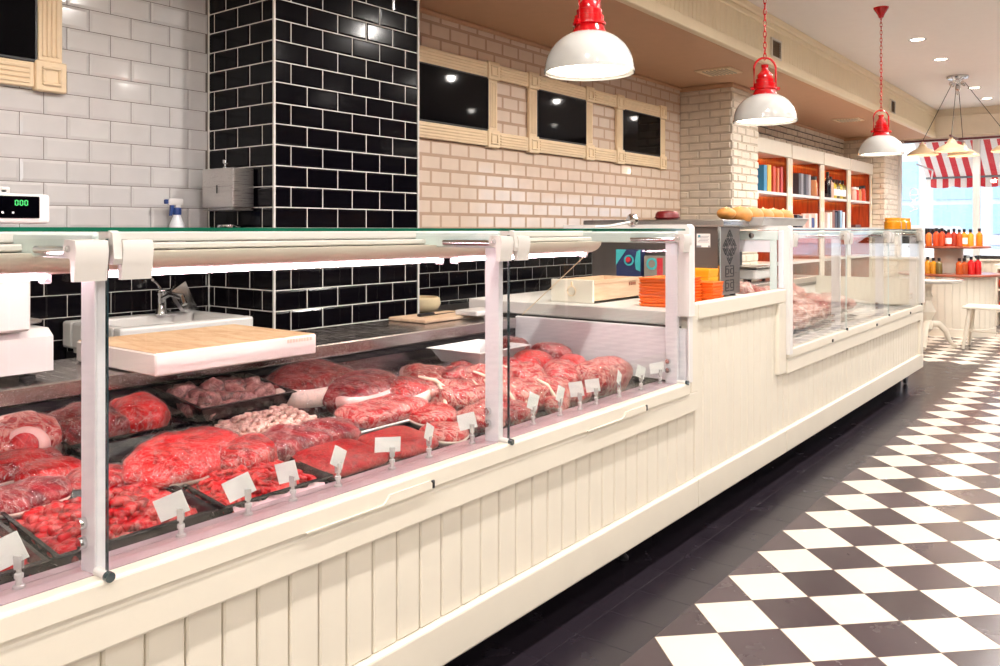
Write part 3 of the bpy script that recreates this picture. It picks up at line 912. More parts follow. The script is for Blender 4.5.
# soffit vents and fascia grilles
for x, y, l in ((7.5, 3.17, 'small square ceiling vent in the soffit near the white brick pillar'), (11.86, 3.17, 'small square ceiling vent in the soffit above the lit shelves')):
    t = thing('ceiling_vent', l, 'vent', (x, y, ZS), 'soffit vents')
    b = MB(); b.box(x-.17, x+.17, y-.17, y+.17, ZS-.012, ZS-.001, bev=.003); b.build('frame', M['frame'], t, smooth=False)
    b = MB()
    for k in range(7): b.box(x-.13, x+.13, y-.125+k*.037, y-.113+k*.037, ZS-.02, ZS-.011)
    b.build('slat', M['cream_dk'], t, smooth=False)
for x, l in ((7.62, 'brown slatted grille in the beadboard fascia beside the second pendant'), (12.13, 'brown slatted grille in the beadboard fascia beside the third pendant')):
    t = thing('wall_grille', l, 'vent', (x, YS, 2.83), 'fascia grilles')
    b = MB()
    for a in ((x-.13, x-.11, 2.82, 3.0), (x+.11, x+.13, 2.82, 3.0), (x-.11, x+.11, 2.82, 2.835), (x-.11, x+.11, 2.985, 3.0)): b.box(a[0], a[1], YS-.02, YS+.003, a[2], a[3])
    b.build('frame', M['cream'], t, smooth=False)
    b = MB()
    for k in range(7): b.prism([(YS-.016, 2.84+k*.021), (YS-.002, 2.85+k*.021), (YS-.002, 2.853+k*.021), (YS-.016, 2.843+k*.021)], 'x', x-.11, x+.11)
    b.box(x-.11, x+.11, YS-.003, YS+.002, 2.835, 2.985)
    b.build('slat', plain('brown_slat', '#7a6248', .6) if 'brown_slat' not in bpy.data.materials else bpy.data.materials['brown_slat'], t, smooth=False)

# ------------------------------------------------------------------ lit shelves
SX = [9.0, 10.3, 11.6, 12.9, 14.2]; SYF = 3.43
BAY = ['first', 'second', 'third', 'fourth']
M['strip'] = emitter('shelf_strip_light', '#ffa04a', 40)
for i in range(4):
    a, c = SX[i], SX[i+1]
    t = thing('shelf_unit', f'{BAY[i]} lit wood lined shelf unit counted from the white brick pillar', 'shelf unit', ((a+c)/2, 3.65, 0), 'lit shelf units')
    b = MB(); b.box(a+.08, c-.08, WY-.03, WY-.012, .1, 2.14); b.box(a+.06, a+.08, SYF+.03, WY-.012, .1, 2.14); b.box(c-.08, c-.06, SYF+.03, WY-.012, .1, 2.14)
    b.build('wood_lining', M['mah'], t, smooth=False)
    b = MB()
    b.box(a, a+.06, SYF+.02, WY-.012, 0, 2.14); b.box(c-.06, c, SYF+.02, WY-.012, 0, 2.14); b.box(a, c, SYF+.02, WY-.012, 2.14, 2.16); b.box(a, c, SYF+.02, WY-.012, 0, .1)
    b.build('carcass', M['cream'], t, smooth=False)
    sf = {}
    for xx in (a, c-.09):
        b = MB(); b.box(xx+.004, xx+.086, SYF, SYF+.02, .1, 2.13, bev=.004)
        sf[xx] = b.build('side_frame', M['cream'], t, smooth=False)
    b = MB(); b.box(a+.012, c-.012, SYF-.02, SYF+.03, 2.13, 2.30, bev=.005); b.build('head_panel', M['cream'], t, smooth=False)
    for xx, key in ((a+.045, a), (c-.045, c-.09)):
        for z0, z1 in ((1.36, 1.50), (1.55, 1.66), (1.78, 2.05)):
            b = MB(); b.box(xx-.016, xx+.016, SYF-.006, SYF+.001, z0, z1, bev=.003)
            b.build('raised_panel', M['frame'], sf[key], smooth=False)
    for zz in (.86, 1.28, 1.70):
        b = MB(); b.box(a+.082, c-.082, SYF+.01, WY-.03, zz-.035, zz, bev=.003); b.build('shelf_board', M['white'], t, smooth=False)
    for zz in (1.664, 2.139, 1.244):
        b = MB(); b.box(a+.12, c-.12, WY-.07, WY-.05, zz-.008, zz-.001); b.build('light_strip', M['strip'], t, smooth=False)

def book(x, z, w, h, d, col, label, rz=0):
    z += .0015
    t = thing('book', label, 'book', (x, 0, z), 'books and packs on the lit shelves')
    t.location = (x, 3.5, z)
    m = bpy.data.materials.get('cover_'+col[1:]) or plain('cover_'+col[1:], col, .45)
    b = MB(); y0 = 3.455
    b.box(x-w/2, x-w/2+.004, y0, y0+d, z, z+h); b.box(x+w/2-.004, x+w/2, y0, y0+d, z, z+h); b.box(x-w/2, x+w/2, y0-.003, y0+.004, z, z+h, bev=.002)
    b.build('cover', m, t, smooth=False)
    b = MB(); b.box(x-w/2+.004, x+w/2-.004, y0+.004, y0+d-.006, z+.004, z+h-.006); b.build('pages', M['cardw'], t, smooth=False)
def bottle(x, y, z, r, h, col, cap, label, group, kind='bottle', labelc=None, neck=.3):
    t = thing(kind, label, kind, (x, y, z), group)
    z += .001
    m = bpy.data.materials.get('liquid_'+col[1:]) or plain('liquid_'+col[1:], col, .12, coat=.8, vary=.05)
    b = MB()
    b.lathe([(0, 0), (r*.95, 0), (r, .006), (r, h*.64), (r*.9, h*.70), (r*neck+.003, h*.78), (r*neck+.002, h*.9), (0, h*.9)], 18, (x, y, z))
    b.build('body', m, t)
    b = MB(); b.lathe([(r*neck+.0025, h*.82), (r*neck+.006, h*.825), (r*neck+.006, h), (0, h)], 14, (x, y, z)); b.build('cap', cap, t)
    if labelc:
        b = MB(); b.lathe([(r+.0006, h*.14), (r+.0008, h*.15), (r+.0008, h*.48), (r+.0006, h*.49)], 18, (x, y, z), cap=False); b.build('paper_label', labelc, t)
for x, w, h, cc, nm in [(9.505, .10, .30, '#2f86b4', 'blue'), (9.635, .12, .31, '#e2b13a', 'yellow'), (9.802, .08, .30, '#c2402c', 'red'), (9.938, .06, .29, '#d9764a', 'orange'), (10.06, .08, .31, '#b83a3a', 'dark red')]:
    book(x, 1.70, w, h, .24, cc, f'tall {nm} book on the upper shelf beside the brick pillar')
for k, (x, cc) in enumerate([(10.725, '#46434a'), (10.823, '#8c8a92'), (10.922, '#2c2a32'), (11.023, '#6a6770'), (11.125, '#a5a3aa')]):
    book(x, 1.70, .09, .27, .2, cc, f'{ORD[k]} grey book from the left, upper shelf of the second unit')
SY = 3.49
bottle(11.356, SY, 1.70, .065, .26, '#c98558', M['dark'], 'amber jar with dark lid right of the grey books', None, 'jar', None, .8)
bottle(12.026, SY, 1.70, .05, .36, '#20202a', M['dark'], 'tallest dark bottle, upper shelf of the third unit', 'bottles on the third unit')
bottle(12.168, SY, 1.70, .045, .30, '#d9b6a0', M['dark'], 'pale bottle second from the left, upper shelf of the third unit', 'bottles on the third unit')
for k, x in enumerate((12.312, 12.46, 12.61, 12.763)):
    bottle(x, SY, 1.70, .045, .27, ['#c9b83a', '#5a5230', '#b9a93c', '#7c6c30'][k], M['dark'], f'oil bottle, {ORD[k+2]} from the left, upper shelf of the third unit', 'bottles on the third unit', 'bottle', M['cardw'])
for k, (x, cc, h) in enumerate([(13.325, '#e8b9a8', .2), (13.465, '#d23c30', .2), (13.607, '#c98a50', .22), (13.84, '#d0482e', .24)]):
    bottle(x, SY, 1.70, .05, h, cc, M['dark'] if k > 1 else M['cardw'], f'{ORD[k]} small jar from the left, upper shelf of the fourth unit', 'jars on the fourth unit', 'jar', None, .75)
for k, (x, cc, h) in enumerate([(10.667, '#2a2730', .16), (10.783, '#3a3038', .15), (10.902, '#e8d0c8', .17), (11.023, '#d8a898', .16), (11.146, '#f0e6e0', .17), (11.259, '#2c3f86', .13), (11.399, '#f2ece8', .19)]):
    book(x, 1.28, .1, h, .18, cc, f'{ORD[k]} pack from the left, lower shelf of the second unit')
for k, (x, cc, h) in enumerate([(11.956, '#efe6e0', .2), (12.073, '#e3cfc4', .22), (12.192, '#8a5a4a', .25), (12.312, '#2a3246', .22), (12.435, '#1d1d26', .24), (12.56, '#8fb0cc', .25), (12.697, '#e8e6ea', .23)]):
    book(x, 1.28, .1, h, .2, cc, f'{ORD[k]} book from the left, lower shelf of the third unit')
book(13.465, 1.28, .3, .05, .2, '#5a3a3a', 'low brown pack alone on the lower shelf of the fourth unit')

# ------------------------------------------------------------------ back of the shop: back worktop, sink, dispenser, spray bottle
t = thing('back_worktop', 'steel worktop with black front along the tiled wall behind the counters', 'worktop', (5.9, 3.6, 0))
b = MB(); b.box(3.6, 8.1, 3.34, WY-.012, .69, .73, bev=.004); b.build('top', M['dsteel'], t, smooth=False)
b = MB(); b.box(3.6, 8.1, 3.38, WY-.012, 0, .69); b.build('cabinet_body', M['plinth'], t, smooth=False)
t = thing('sink_unit', 'white sink unit with a chrome tap in the corner by the black pillar', 'sink', (2.05, 3.6, 0))
b = MB()
b.box(1.78, 2.44, 3.36, 3.42, .72, .84, bev=.012, seg=2); b.box(1.78, 2.44, 3.78, WY-.012, .72, .84, bev=.012, seg=2)
b.box(1.78, 1.84, 3.42, 3.78, .72, .84, bev=.012, seg=2); b.box(2.38, 2.44, 3.42, 3.78, .72, .84, bev=.012, seg=2); b.box(1.8, 2.42, 3.4, 3.8, .7, .73)
b.build('basin', M['white'], t, smooth=False)
b = MB(); b.box(1.8, 2.42, 3.38, WY-.012, 0, .7); b.build('cupboard', M['plinth'], t, smooth=False)
b = MB(); b.lathe([(.026, .84), (.03, .845), (.024, .87), (.02, .93), (.026, .94), (.024, .96), (0, .965)], 18, (2.2, 3.76, 0))
b.tube([(2.2, 3.76, .92), (2.2, 3.68, .945), (2.2, 3.58, .935), (2.2, 3.56, .90)], .013, 12)
b.prism([(2.215, .955), (2.29, 1.0), (2.36, .86), (2.29, .85)], 'y', 3.70, 3.74)
o = b.build('tap', M['chrome'], t)
b = MB(); b.tube([(2.2, 3.76, .96), (2.16, 3.74, 1.0), (2.12, 3.70, 1.015)], .007, 8); b.build('lever', M['chrome'], o)

t = thing('soap_shelf', 'narrow steel shelf on the white tiled wall under the spray bottle', 'shelf', (2.1, 3.82, 1.12))
b = MB(); b.box(1.7, 2.5, 3.73, WY-.012, 1.11, 1.12, bev=.002); b.box(1.7, 2.5, 3.73, 3.733, 1.12, 1.13); b.build('shelf_plate', M['steel'], t, smooth=False)
for xx in (1.85, 2.35):
    b = MB(); b.prism([(3.75, 1.11), (WY-.012, 1.11), (WY-.012, 1.04)], 'x', xx-.006, xx+.006); b.build('bracket', M['steel'], t, smooth=False)

t = thing('spray_bottle', 'clear spray bottle with a blue trigger head, in front of the white tiles', 'spray bottle', (2.30, 3.79, 1.12))
sx, sy, sz = 2.30, 3.79, 1.12
b = MB(); b.lathe([(0, .0), (.036, .0), (.039, .008), (.039, .12), (.034, .16), (.017, .2), (.015, .215), (0, .215)], 22, (sx, sy, sz)); b.build('bottle', plain('frosted_bottle', '#dfe3ea', .3), t)
b = MB(); b.lathe([(.02, .205), (.021, .21), (.021, .238), (.014, .242), (0, .242)], 18, (sx, sy, sz)); b.build('collar', plain('blue_collar', '#24407e', .35), t)
b = MB()
b.box(sx-.05, sx+.03, sy-.012, sy+.012, sz+.252, sz+.285, bev=.006, seg=2); b.box(sx-.012, sx+.014, sy-.01, sy+.01, sz+.238, sz+.256)
b.build('head', M['white'], t)
b = MB(); b.box(sx-.066, sx-.048, sy-.009, sy+.009, sz+.258, sz+.28, bev=.003); b.prism([(sx-.035, sz+.252), (sx-.018, sz+.252), (sx-.03, sz+.2), (sx-.04, sz+.2)], 'y', sy-.006, sy+.006)
b.build('trigger', bpy.data.materials['blue_collar'], t, smooth=False)

t = thing('wall_mounted_towel_dispenser', 'brushed steel towel dispenser mounted on the black tiled pillar', 'dispenser', (2.46, 3.6, 1.36))
b = MB(); b.box(2.40, 2.524, 3.475, 3.73, 1.358, 1.553, bev=.006, seg=2); b.build('case', M['steel'], t, smooth=False)
b = MB(); b.box(2.397, 2.401, 3.6, 3.604, 1.43, 1.47); b.build('slot', M['dark'], t, smooth=False)
b = MB(); b.box(2.398, 2.402, 3.477, 3.728, 1.462, 1.464); b.build('seam', M['dsteel'], t, smooth=False)
b = MB(); b.lathe([(.012, 0), (.012, .01), (.006, .014), (.006, .024), (.013, .03), (.013, .045), (0, .05)], 14, (2.46, 3.62, 1.553)); b.build('lock_knob', M['chrome'], t)
b = MB(); b.box(2.40, 2.524, 3.48, 3.725, 1.345, 1.352, bev=.002); b.box(2.42, 2.524, 3.5, 3.7, 1.352, 1.359); b.build('paper_slot', M['steel'], t, smooth=False)
t = thing('wall_mounted_soap_dish', 'small round steel soap holder below the towel dispenser', 'soap holder', (2.46, 3.6, 1.24))
b = MB(); b.lathe([(0, .0), (.04, .004), (.05, .02), (.05, .035), (.046, .037), (.04, .024), (0, .02)], 24, (2.46, 3.6, 1.24)); b.build('dish', M['chrome'], t)
b = MB(); b.box(2.5, 2.525, 3.585, 3.615, 1.24, 1.27, bev=.003); b.build('bracket', M['steel'], t, smooth=False)

t = thing('wooden_bowl', 'pale round bowl on the back worktop just behind the black pillar', 'bowl', (3.87, 3.6, .73))
b = MB(); b.lathe([(0, 0), (.06, 0), (.1, .02), (.118, .055), (.112, .09), (.1, .1), (.096, .098), (.104, .06), (.09, .025), (0, .012)], 32, (3.87, 3.6, .73)); b.build('shell', plain('pale_bowl', '#e3cda8', .4), t)

# ------------------------------------------------------------------ on the counters
# weighing scale
t = thing('weighing_scale', 'white butcher weighing scale with a black display reading 000 at the far left', 'scale', (.86, 2.45, .85))
b = MB(); b.prism([(2.33, .872), (2.33, .965), (2.36, .985), (2.62, .985), (2.62, .872)], 'x', .62, 1.05); b.build('body', M['white'], t, smooth=False)
b = MB(); b.box(.6, 1.06, 2.415, 2.62, .992, 1.004, bev=.005); b.build('weighing_plate', M['steel'], t, smooth=False)
for xx in (.68, 1.0):
    for yy in (2.37, 2.58):
        b = MB(); b.lathe([(.02, .85), (.02, .86), (.008, .863), (.008, .873), (0, .873)], 14, (xx, yy, 0)); b.build('foot', M['dark'], t)
b = MB(); b.box(.70, .985, 2.31, 2.40, .985, 1.2, bev=.006); b.box(.80, .93, 2.40, 2.56, 1.12, 1.2); b.box(.8, .93, 2.50, 2.56, 1.2, 1.27); b.build('column', M['white'], t, smooth=False)
b = MB(); b.box(.72, 1.115, 2.49, 2.56, 1.268, 1.352, bev=.01, seg=2)
b.box(.8, 1.0, 2.50, 2.53, 1.352, 1.362); b.box(.985, 1.01, 2.50, 2.53, 1.352, 1.37, bev=.003)
o = b.build('display_head', M['white'], t, smooth=False)
b = MB(); b.box(.735, 1.083, 2.485, 2.491, 1.283, 1.345, bev=.002); b.build('display_panel', M['screen'], o, smooth=False)
em = emitter('green_digits', '#5ae07a', 1.6)
b = MB()
def digit0(x, z, w, h, s):
    for (xa, xb, za, zb) in ((s, w-s, h-s, h), (s, w-s, 0, s), (0, s, s*.6, h/2-s*.2), (0, s, h/2+s*.2, h-s*.6), (w-s, w, s*.6, h/2-s*.2), (w-s, w, h/2+s*.2, h-s*.6)):
        b.box(x+xa, x+xb, 2.4835, 2.4855, z+za, z+zb)
for k in range(3): digit0(1.016+k*.0125, 1.318, .0095, .016, .0024)
b.build('digits', em, o, smooth=False)
b = MB()
for xx in (.982, 1.009): b.box(xx, xx+.005, 2.4835, 2.4855, 1.296, 1.301)
b.build('key_mark', M['cardw'], o, smooth=False)
# thick butcher block
bx = thing('chopping_block', 'thick pale chopping block with a worn wooden top on the steel worktop', 'chopping block', (1.5, 2.45, .85))
b = MB(); b.box(1.22, 1.775, 2.115, 2.56, .852, .914, bev=.004); b.build('block', M['boardside'], bx, smooth=False)
b = MB(); b.box(1.224, 1.771, 2.119, 2.556, .913, .9165, bev=.0015); b.build('worn_top', M['board'], bx, smooth=False)
b = MB()
for k in range(9): b.box(1.66+k*.011, 1.667+k*.011, 2.113, 2.116, .897, .908)
b.build('burnt_stamp', plain('faded_stamp', '#e8c9b8', .6), bx, smooth=False)

# pale boards near the end of the worktop
t = thing('flat_board', 'thin cream board lying at the far end of the steel worktop', 'board', (2.85, 2.5, .85))
b = MB(); b.box(2.62, 3.02, 2.42, 2.64, .851, .866, bev=.003); b.build('plate', M['crate'], t, smooth=False)
t = thing('white_lid', 'white plastic lid leaning by the end wall of the near counter', 'lid', (2.98, 2.35, .866))
b = MB(); b.box(2.86, 3.04, 2.33, 2.46, .867, .89, bev=.006, seg=2); b.build('plate', M['white'], t, smooth=False)
t = thing('slicing_knife', 'long knife lying on the cream board', 'knife', (2.8, 2.55, .867))
b = MB(); b.prism([(2.80, 2.52), (3.0, 2.545), (3.01, 2.55), (2.80, 2.548)], 'z', .8668, .8685); b.build('blade', M['chrome'], t, smooth=False)
b = MB(); b.box(2.70, 2.8, 2.522, 2.547, .8665, .88, bev=.005); b.build('handle', M['dark'], t, smooth=False)

# steel cabinet with pierced front on the service section
t = thing('steel_cabinet', 'brushed steel cabinet with pierced lattice patterns on the service section', 'steel cabinet', (3.99, 1.95, .918))
b = MB(); b.box(3.86, 4.125, 1.63, 2.35, .93, 1.266, bev=.003); b.build('case', M['dsteel'], t, smooth=False)
b = MB(); b.box(3.82, 4.15, 1.59, 2.38, 1.267, 1.302, bev=.006, seg=2); b.build('lid', M['steel'], t, smooth=False)
b = MB(); b.box(3.853, 3.864, 1.624, 1.634, .93, 1.266); b.build('corner_edge', M['chrome'], t, smooth=False)
b = MB()
YC = 1.6285
def hole(xa, xb, za, zb): b.box(xa, xb, YC, YC+.003, za, zb)
def diamond(x, z, rx, rz):
    n = 5
    # concentric diamond slots
    for k, (s1, s0) in enumerate(((1., .74), (.55, .3))):
        for q in range(4):
            P = [(0, 1), (1, 0), (0, -1), (-1, 0)]
            p, r_ = P[q], P[(q+1) % 4]
            pts = [(x+rx*s1*(p[0]*.93+r_[0]*.07), z+rz*s1*(p[1]*.93+r_[1]*.07)), (x+rx*s1*(p[0]*.07+r_[0]*.93), z+rz*s1*(p[1]*.07+r_[1]*.93)),
                   (x+rx*s0*(p[0]*.07+r_[0]*.93), z+rz*s0*(p[1]*.07+r_[1]*.93)), (x+rx*s0*(p[0]*.93+r_[0]*.07), z+rz*s0*(p[1]*.93+r_[1]*.07))]
            b.prism(pts, 'y', YC, YC+.003)
cx_ = 3.99
for dx, dz in ((0, .048), (0, -.048), (-.05, 0), (.05, 0)): diamond(cx_+dx, 1.165+dz, .042, .042)
for zc in (1.045, .975):
    for q in (-1, 1):
        for w in (-1, 1):
            x0 = cx_+q*.028
            b.box(x0-.022, x0+.022, YC, YC+.003, zc+w*.026-.003, zc+w*.026+.003)
            b.box(x0+q*.019, x0+q*.025, YC, YC+.003, zc+min(0, w*.026), zc+max(0, w*.026))
            b.box(x0-.012, x0+.010, YC, YC+.003, zc+w*.012-.0028, zc+w*.012+.0028)
            b.box(x0-q*.016-.003, x0-q*.016+.003, YC, YC+.003, zc+w*.004-.006, zc+w*.004+.006)
b.build('lattice_holes', M['dark'], t, smooth=False)
for xx, yy in ((3.88, 1.66), (4.1, 1.66), (3.88, 2.32), (4.1, 2.32)):
    b = MB(); b.lathe([(.015, .9185), (.015, .931)], 12, (xx, yy, 0)); b.build('foot', M['dark'], t)
b = MB(); b.box(3.856, 3.859, 1.675, 1.745, 1.165, 1.232); o = b.build('paper_notice', M['cardw'], t, smooth=False)
b = MB()
for k in range(5): b.box(3.855, 3.8565, 1.68+.004*(k % 2), 1.74-.006*(k % 3), 1.19+k*.007, 1.1925+k*.007)
b.box(3.855, 3.8565, 1.72, 1.744, 1.166, 1.174); b.box(3.855, 3.8565, 1.676, 1.685, 1.166, 1.174)
b.build('print', plain('faint_print', '#8f9aa8', .6), o, smooth=False)
b = MB(); b.box(3.855, 3.8565, 1.725, 1.738, 1.215, 1.225); b.build('print_mark', plain('teal_print', '#3d9fb2', .5), o, smooth=False)

t = thing('round_lid', 'dark red rounded lid on top of the steel cabinet', 'lid', (3.95, 2.0, 1.302))
b = MB(); b.lathe([(0, .0), (.055, .0), (.062, .01), (.06, .03), (.05, .042), (0, .048)], 26, (3.95, 1.95, 1.303)); b.build('dome', plain('dark_red_plastic', '#6a0d12', .4), t)
b = MB(); b.lathe([(.0625, .008), (.066, .009), (.066, .013), (.0625, .014)], 26, (3.95, 1.95, 1.303), cap=False); b.build('rim', bpy.data.materials['dark_red_plastic'], t)

# cartons against the cabinet
t = thing('navy_carton', 'navy and teal carton with a red dot standing against the steel cabinet', 'carton', (3.82, 2.08, .918))
b = MB(); b.box(3.79, 3.845, 2.02, 2.16, .92, 1.15, bev=.002); b.build('box', plain('navy_card', '#232f5c', .5), t, smooth=False)
b = MB(); b.prism([(2.16, 1.15), (2.10, 1.15), (2.16, 1.07)], 'x', 3.787, 3.79); b.prism([(2.02, 1.04), (2.045, 1.05), (2.05, 1.09), (2.04, 1.14), (2.02, 1.15)], 'x', 3.787, 3.79); b.build('teal_panel', plain('teal_card', '#3fb0b8', .5), t, smooth=False)
b = MB(); b.lathe([(.02, 0), (.028, 0), (.028, .002), (.02, .002)], 24, (3.787, 2.085, 1.095), 'x', cap=False); b.build('teal_ring', bpy.data.materials['teal_card'], t, smooth=False)
b = MB(); b.lathe([(0, 0), (.014, 0), (.014, .003), (0, .003)], 20, (3.786, 2.09, 1.098), 'x'); b.build('red_dot', plain('red_card', '#c22a3a', .5), t, smooth=False)
t = thing('grey_carton', 'grey carton with a teal ring and a red stripe behind the orange trays', 'carton', (3.82, 1.94, .918))
b = MB(); b.box(3.79, 3.845, 1.87, 2.0, .92, 1.12, bev=.002); b.build('box', plain('grey_card', '#8a837c', .5), t, smooth=False)
b = MB(); b.lathe([(.02, 0), (.03, 0), (.03, .002), (.02, .002)], 24, (3.787, 1.955, 1.08), 'x', cap=False); b.build('teal_ring', bpy.data.materials['teal_card'], t, smooth=False)
b = MB(); b.box(3.786, 3.79, 1.895, 1.925, .93, 1.11); b.build('red_stripe', bpy.data.materials['red_card'], t, smooth=False)

# wooden crate
t = thing('wooden_crate', 'long pale wooden crate with a white end on the service section', 'crate', (3.45, 2.06, .918))
x0, x1, y0, y1, z0, z1 = 3.22, 3.68, 1.954, 2.175, .92, 1.02
b = MB()
b.box(x0, x1, y0, y0+.012, z0, z1); b.box(x0, x1, y1-.012, y1, z0, z1); b.box(x1-.012, x1, y0+.012, y1-.012, z0, z1); b.box(x0, x1, y0, y1, z0, z0+.01)
b.build('box', M['crate'], t, smooth=False)
b = MB(); b.box(x0-.004, x0+.01, y0-.002, y1+.002, z0, z1+.004, bev=.002); b.build('end_board', M['cratew'], t, smooth=False)
b = MB(); b.box(x1-.03, x1+.002, y0-.004, y0, z0, z1, bev=.001); b.box(x0+.01, x1, y0-.003, y0, z1-.014, z1+.003, bev=.001); b.build('batten', M['crate'], t, smooth=False)
b = MB()
for k in range(4): b.box(x1-.13+k*.018, x1-.118+k*.018, y0-.0012, y0, .985, 1.0)
b.build('stamp', plain('brown_stamp', '#8a4a38', .6), t, smooth=False)
b = MB(); b.box(x0-.008, x0-.003, 2.06, 2.068, .995, 1.015); b.tube([(x0-.007, 2.064+.022*sin(2*pi*k/14), .972+.022*cos(2*pi*k/14)) for k in range(14)], .002, 5, closed=True); b.build('ring_pull', M['frame'], t)

# orange foam tray stacks
def foam_tray(name, x0, x1, y0, y1, z, h, mat, label, group):
    b = MB(); cx, cy = (x0+x1)/2, (y0+y1)/2
    def ring(s, zz):
        return [(cx+(x-cx)*s, cy+(y-cy)*s, zz) for x, y in ((x0, y0), (x1, y0), (x1, y1), (x0, y1))]
    vs = ring(.93, z)+ring(1., z+h*.75)+ring(1., z+h)+ring(.94, z+h)+ring(.88, z+h*.5)
    fs = [(3, 2, 1, 0)]
    for k in range(4):
        for q in range(4): fs.append((k*4+q, k*4+(q+1) % 4, (k+1)*4+(q+1) % 4, (k+1)*4+q))
    fs.append((16, 17, 18, 19))
    b.add(vs, fs)
    o = b.build(name, mat, None, loc=(cx, cy, z), smooth=False)
    return tag(o, label, 'foam tray', group)
CARD = ['bottom']+ORD[1:]
def stack(x0, x1, y0, y1, n, h, mat, where, col, nm):
    base = None
    for k in range(n):
        pos = 'bottom' if k == 0 else ('topmost' if k == n-1 else ORD[k]+' from the bottom')
        lb = f'{col} foam tray, {pos} of the stack {where}'
        z = .919+k*h
        if base is None:
            base = foam_tray(nm, x0, x1, y0, y1, z, h*.96, mat, lb, f'{col} trays {where}')
        else:
            dup(base, (base.location.x+random.uniform(-.003, .003), base.location.y+random.uniform(-.003, .003), z), random.uniform(-.02, .02), lb)
stack(3.25, 3.47, 1.545, 1.74, 10, .0125, M['orange'], 'behind the near end glass', 'orange', 'orange_foam_tray')
stack(3.49, 3.59, 1.65, 1.76, 5, .0125, M['orange'], 'of five, the smallest', 'orange', 'orange_foam_tray')
stack(3.485, 3.60, 1.50, 1.63, 8, .0125, M['orange'], 'before the steel cabinet', 'orange', 'orange_foam_tray')
stack(3.62, 3.73, 1.58, 1.70, 4, .038, M['yorange'], 'close to the steel cabinet', 'yellow orange', 'yellow_foam_tray')

# ladle on the glass top
t = thing('steel_ladle', 'steel ladle with a round bowl lying on the glass top of the near counter', 'ladle', (2.9, 1.62, 1.256))
b = MB(); b.lathe([(0, -.004), (.02, -.0), (.027, .012), (.025, .013), (.018, .003), (0, .0)], 22, (2.92, 1.6, 1.288), 'x'); b.build('bowl', M['chrome'], t)
b = MB(); b.tube([(2.91, 1.6, 1.28), (2.8, 1.62, 1.265), (2.7, 1.63, 1.261)], .005, 8); b.build('handle', M['white'], t)
b = MB(); b.cyl((2.93, 1.6, 1.285), (2.96, 1.59, 1.28), .008, 10); b.build('ferrule', M['steel'], t)

# bread tray and loaves
t = thing('bread_tray', 'pale grey tray of bread loaves on top of the farther counter', 'tray', (4.5, 1.63, 1.273))
b = MB()
def trayshape(b, x0, x1, y0, y1, z0, z1, sl=.03, rim=.012, th=.004, bottom=True):
    L = [(x0+sl, x1-sl, y0+sl, y1-sl, z0), (x0, x1, y0, y1, z1), (x0-rim, x1+rim, y0-rim, y1+rim, z1+.001), (x0-rim, x1+rim, y0-rim, y1+rim, z1+.004), (x0, x1, y0, y1, z1+.004), (x0+sl+th, x1-sl-th, y0+sl+th, y1-sl-th, z0+th)]
    vs = []; fs = []
    for a, c, d, e, zz in L: vs += [(a, d, zz), (c, d, zz), (c, e, zz), (a, e, zz)]
    fs.append((3, 2, 1, 0))
    for k in range(len(L)-1):
        for q in range(4): fs.append((k*4+q, k*4+(q+1) % 4, (k+1)*4+(q+1) % 4, (k+1)*4+q))
    n = (len(L)-1)*4
    fs.append((n, n+1, n+2, n+3))
    b.add(vs, fs)
trayshape(b, 4.17, 4.87, 1.52, 1.73, 1.2735, 1.312, .02, .01); b.build('tray_shell', plain('pale_grey_tray', '#d9d9da', .3), t, smooth=False)

def blobpts(sx, sy, h, seed, na=32, nt=16, e=.75, amp=.05, fr=9., flat=.3, bend=0.):
    """rounded lump: closed superellipsoid with noise, underside flattened"""
    P = []
    for i in range(na):
        row = []
        a = 2*pi*i/na
        for j in range(nt+1):
            tt = -pi/2+pi*j/nt
            ct = cos(tt); ct = abs(ct)**e
            ca, sa = cos(a), sin(a)
            x = sx/2*ct*math.copysign(abs(ca)**e, ca); y = sy/2*ct*math.copysign(abs(sa)**e, sa)
            st = sin(tt)
            z = h*.5*(1+(st if st > 0 else max(st, -1)*1.0))
            nv = noise.noise(Vector((x*fr+seed*3.1, y*fr+seed*1.7, z*fr+seed*.7)))+.5*noise.noise(Vector((x*fr*2.3+seed, y*fr*2.3, z*fr*2.3)))
            k = 1+amp*nv*3
            z2 = z*(1+amp*nv*2.)
            if z2 < h*flat: z2 = z2*.25 if z2 < h*flat*.6 else z2*.25+(z2-h*flat*.6)/(h*flat*.4)*(h*flat*.75)
            z2 = max(0, z2)
            y2 = y*k+bend*(x*x-(sx/2)**2*.4)
            row.append(Vector((x*k, y2, z2)))
        P.append(row)
    return P
def blobmesh(b, P, c, rz=0, off=0.):
    na, nt = len(P), len(P[0])
    cr, sr = cos(rz), sin(rz)
    vs = [(c[0]+p.x*cr-p.y*sr, c[1]+p.x*sr+p.y*cr, c[2]+p.z) for row in P for p in row]
    fs = [(i*nt+j, ((i+1) % na)*nt+j, ((i+1) % na)*nt+j+1, i*nt+j+1) for i in range(na) for j in range(nt-1)]
    b.add(vs, fs)
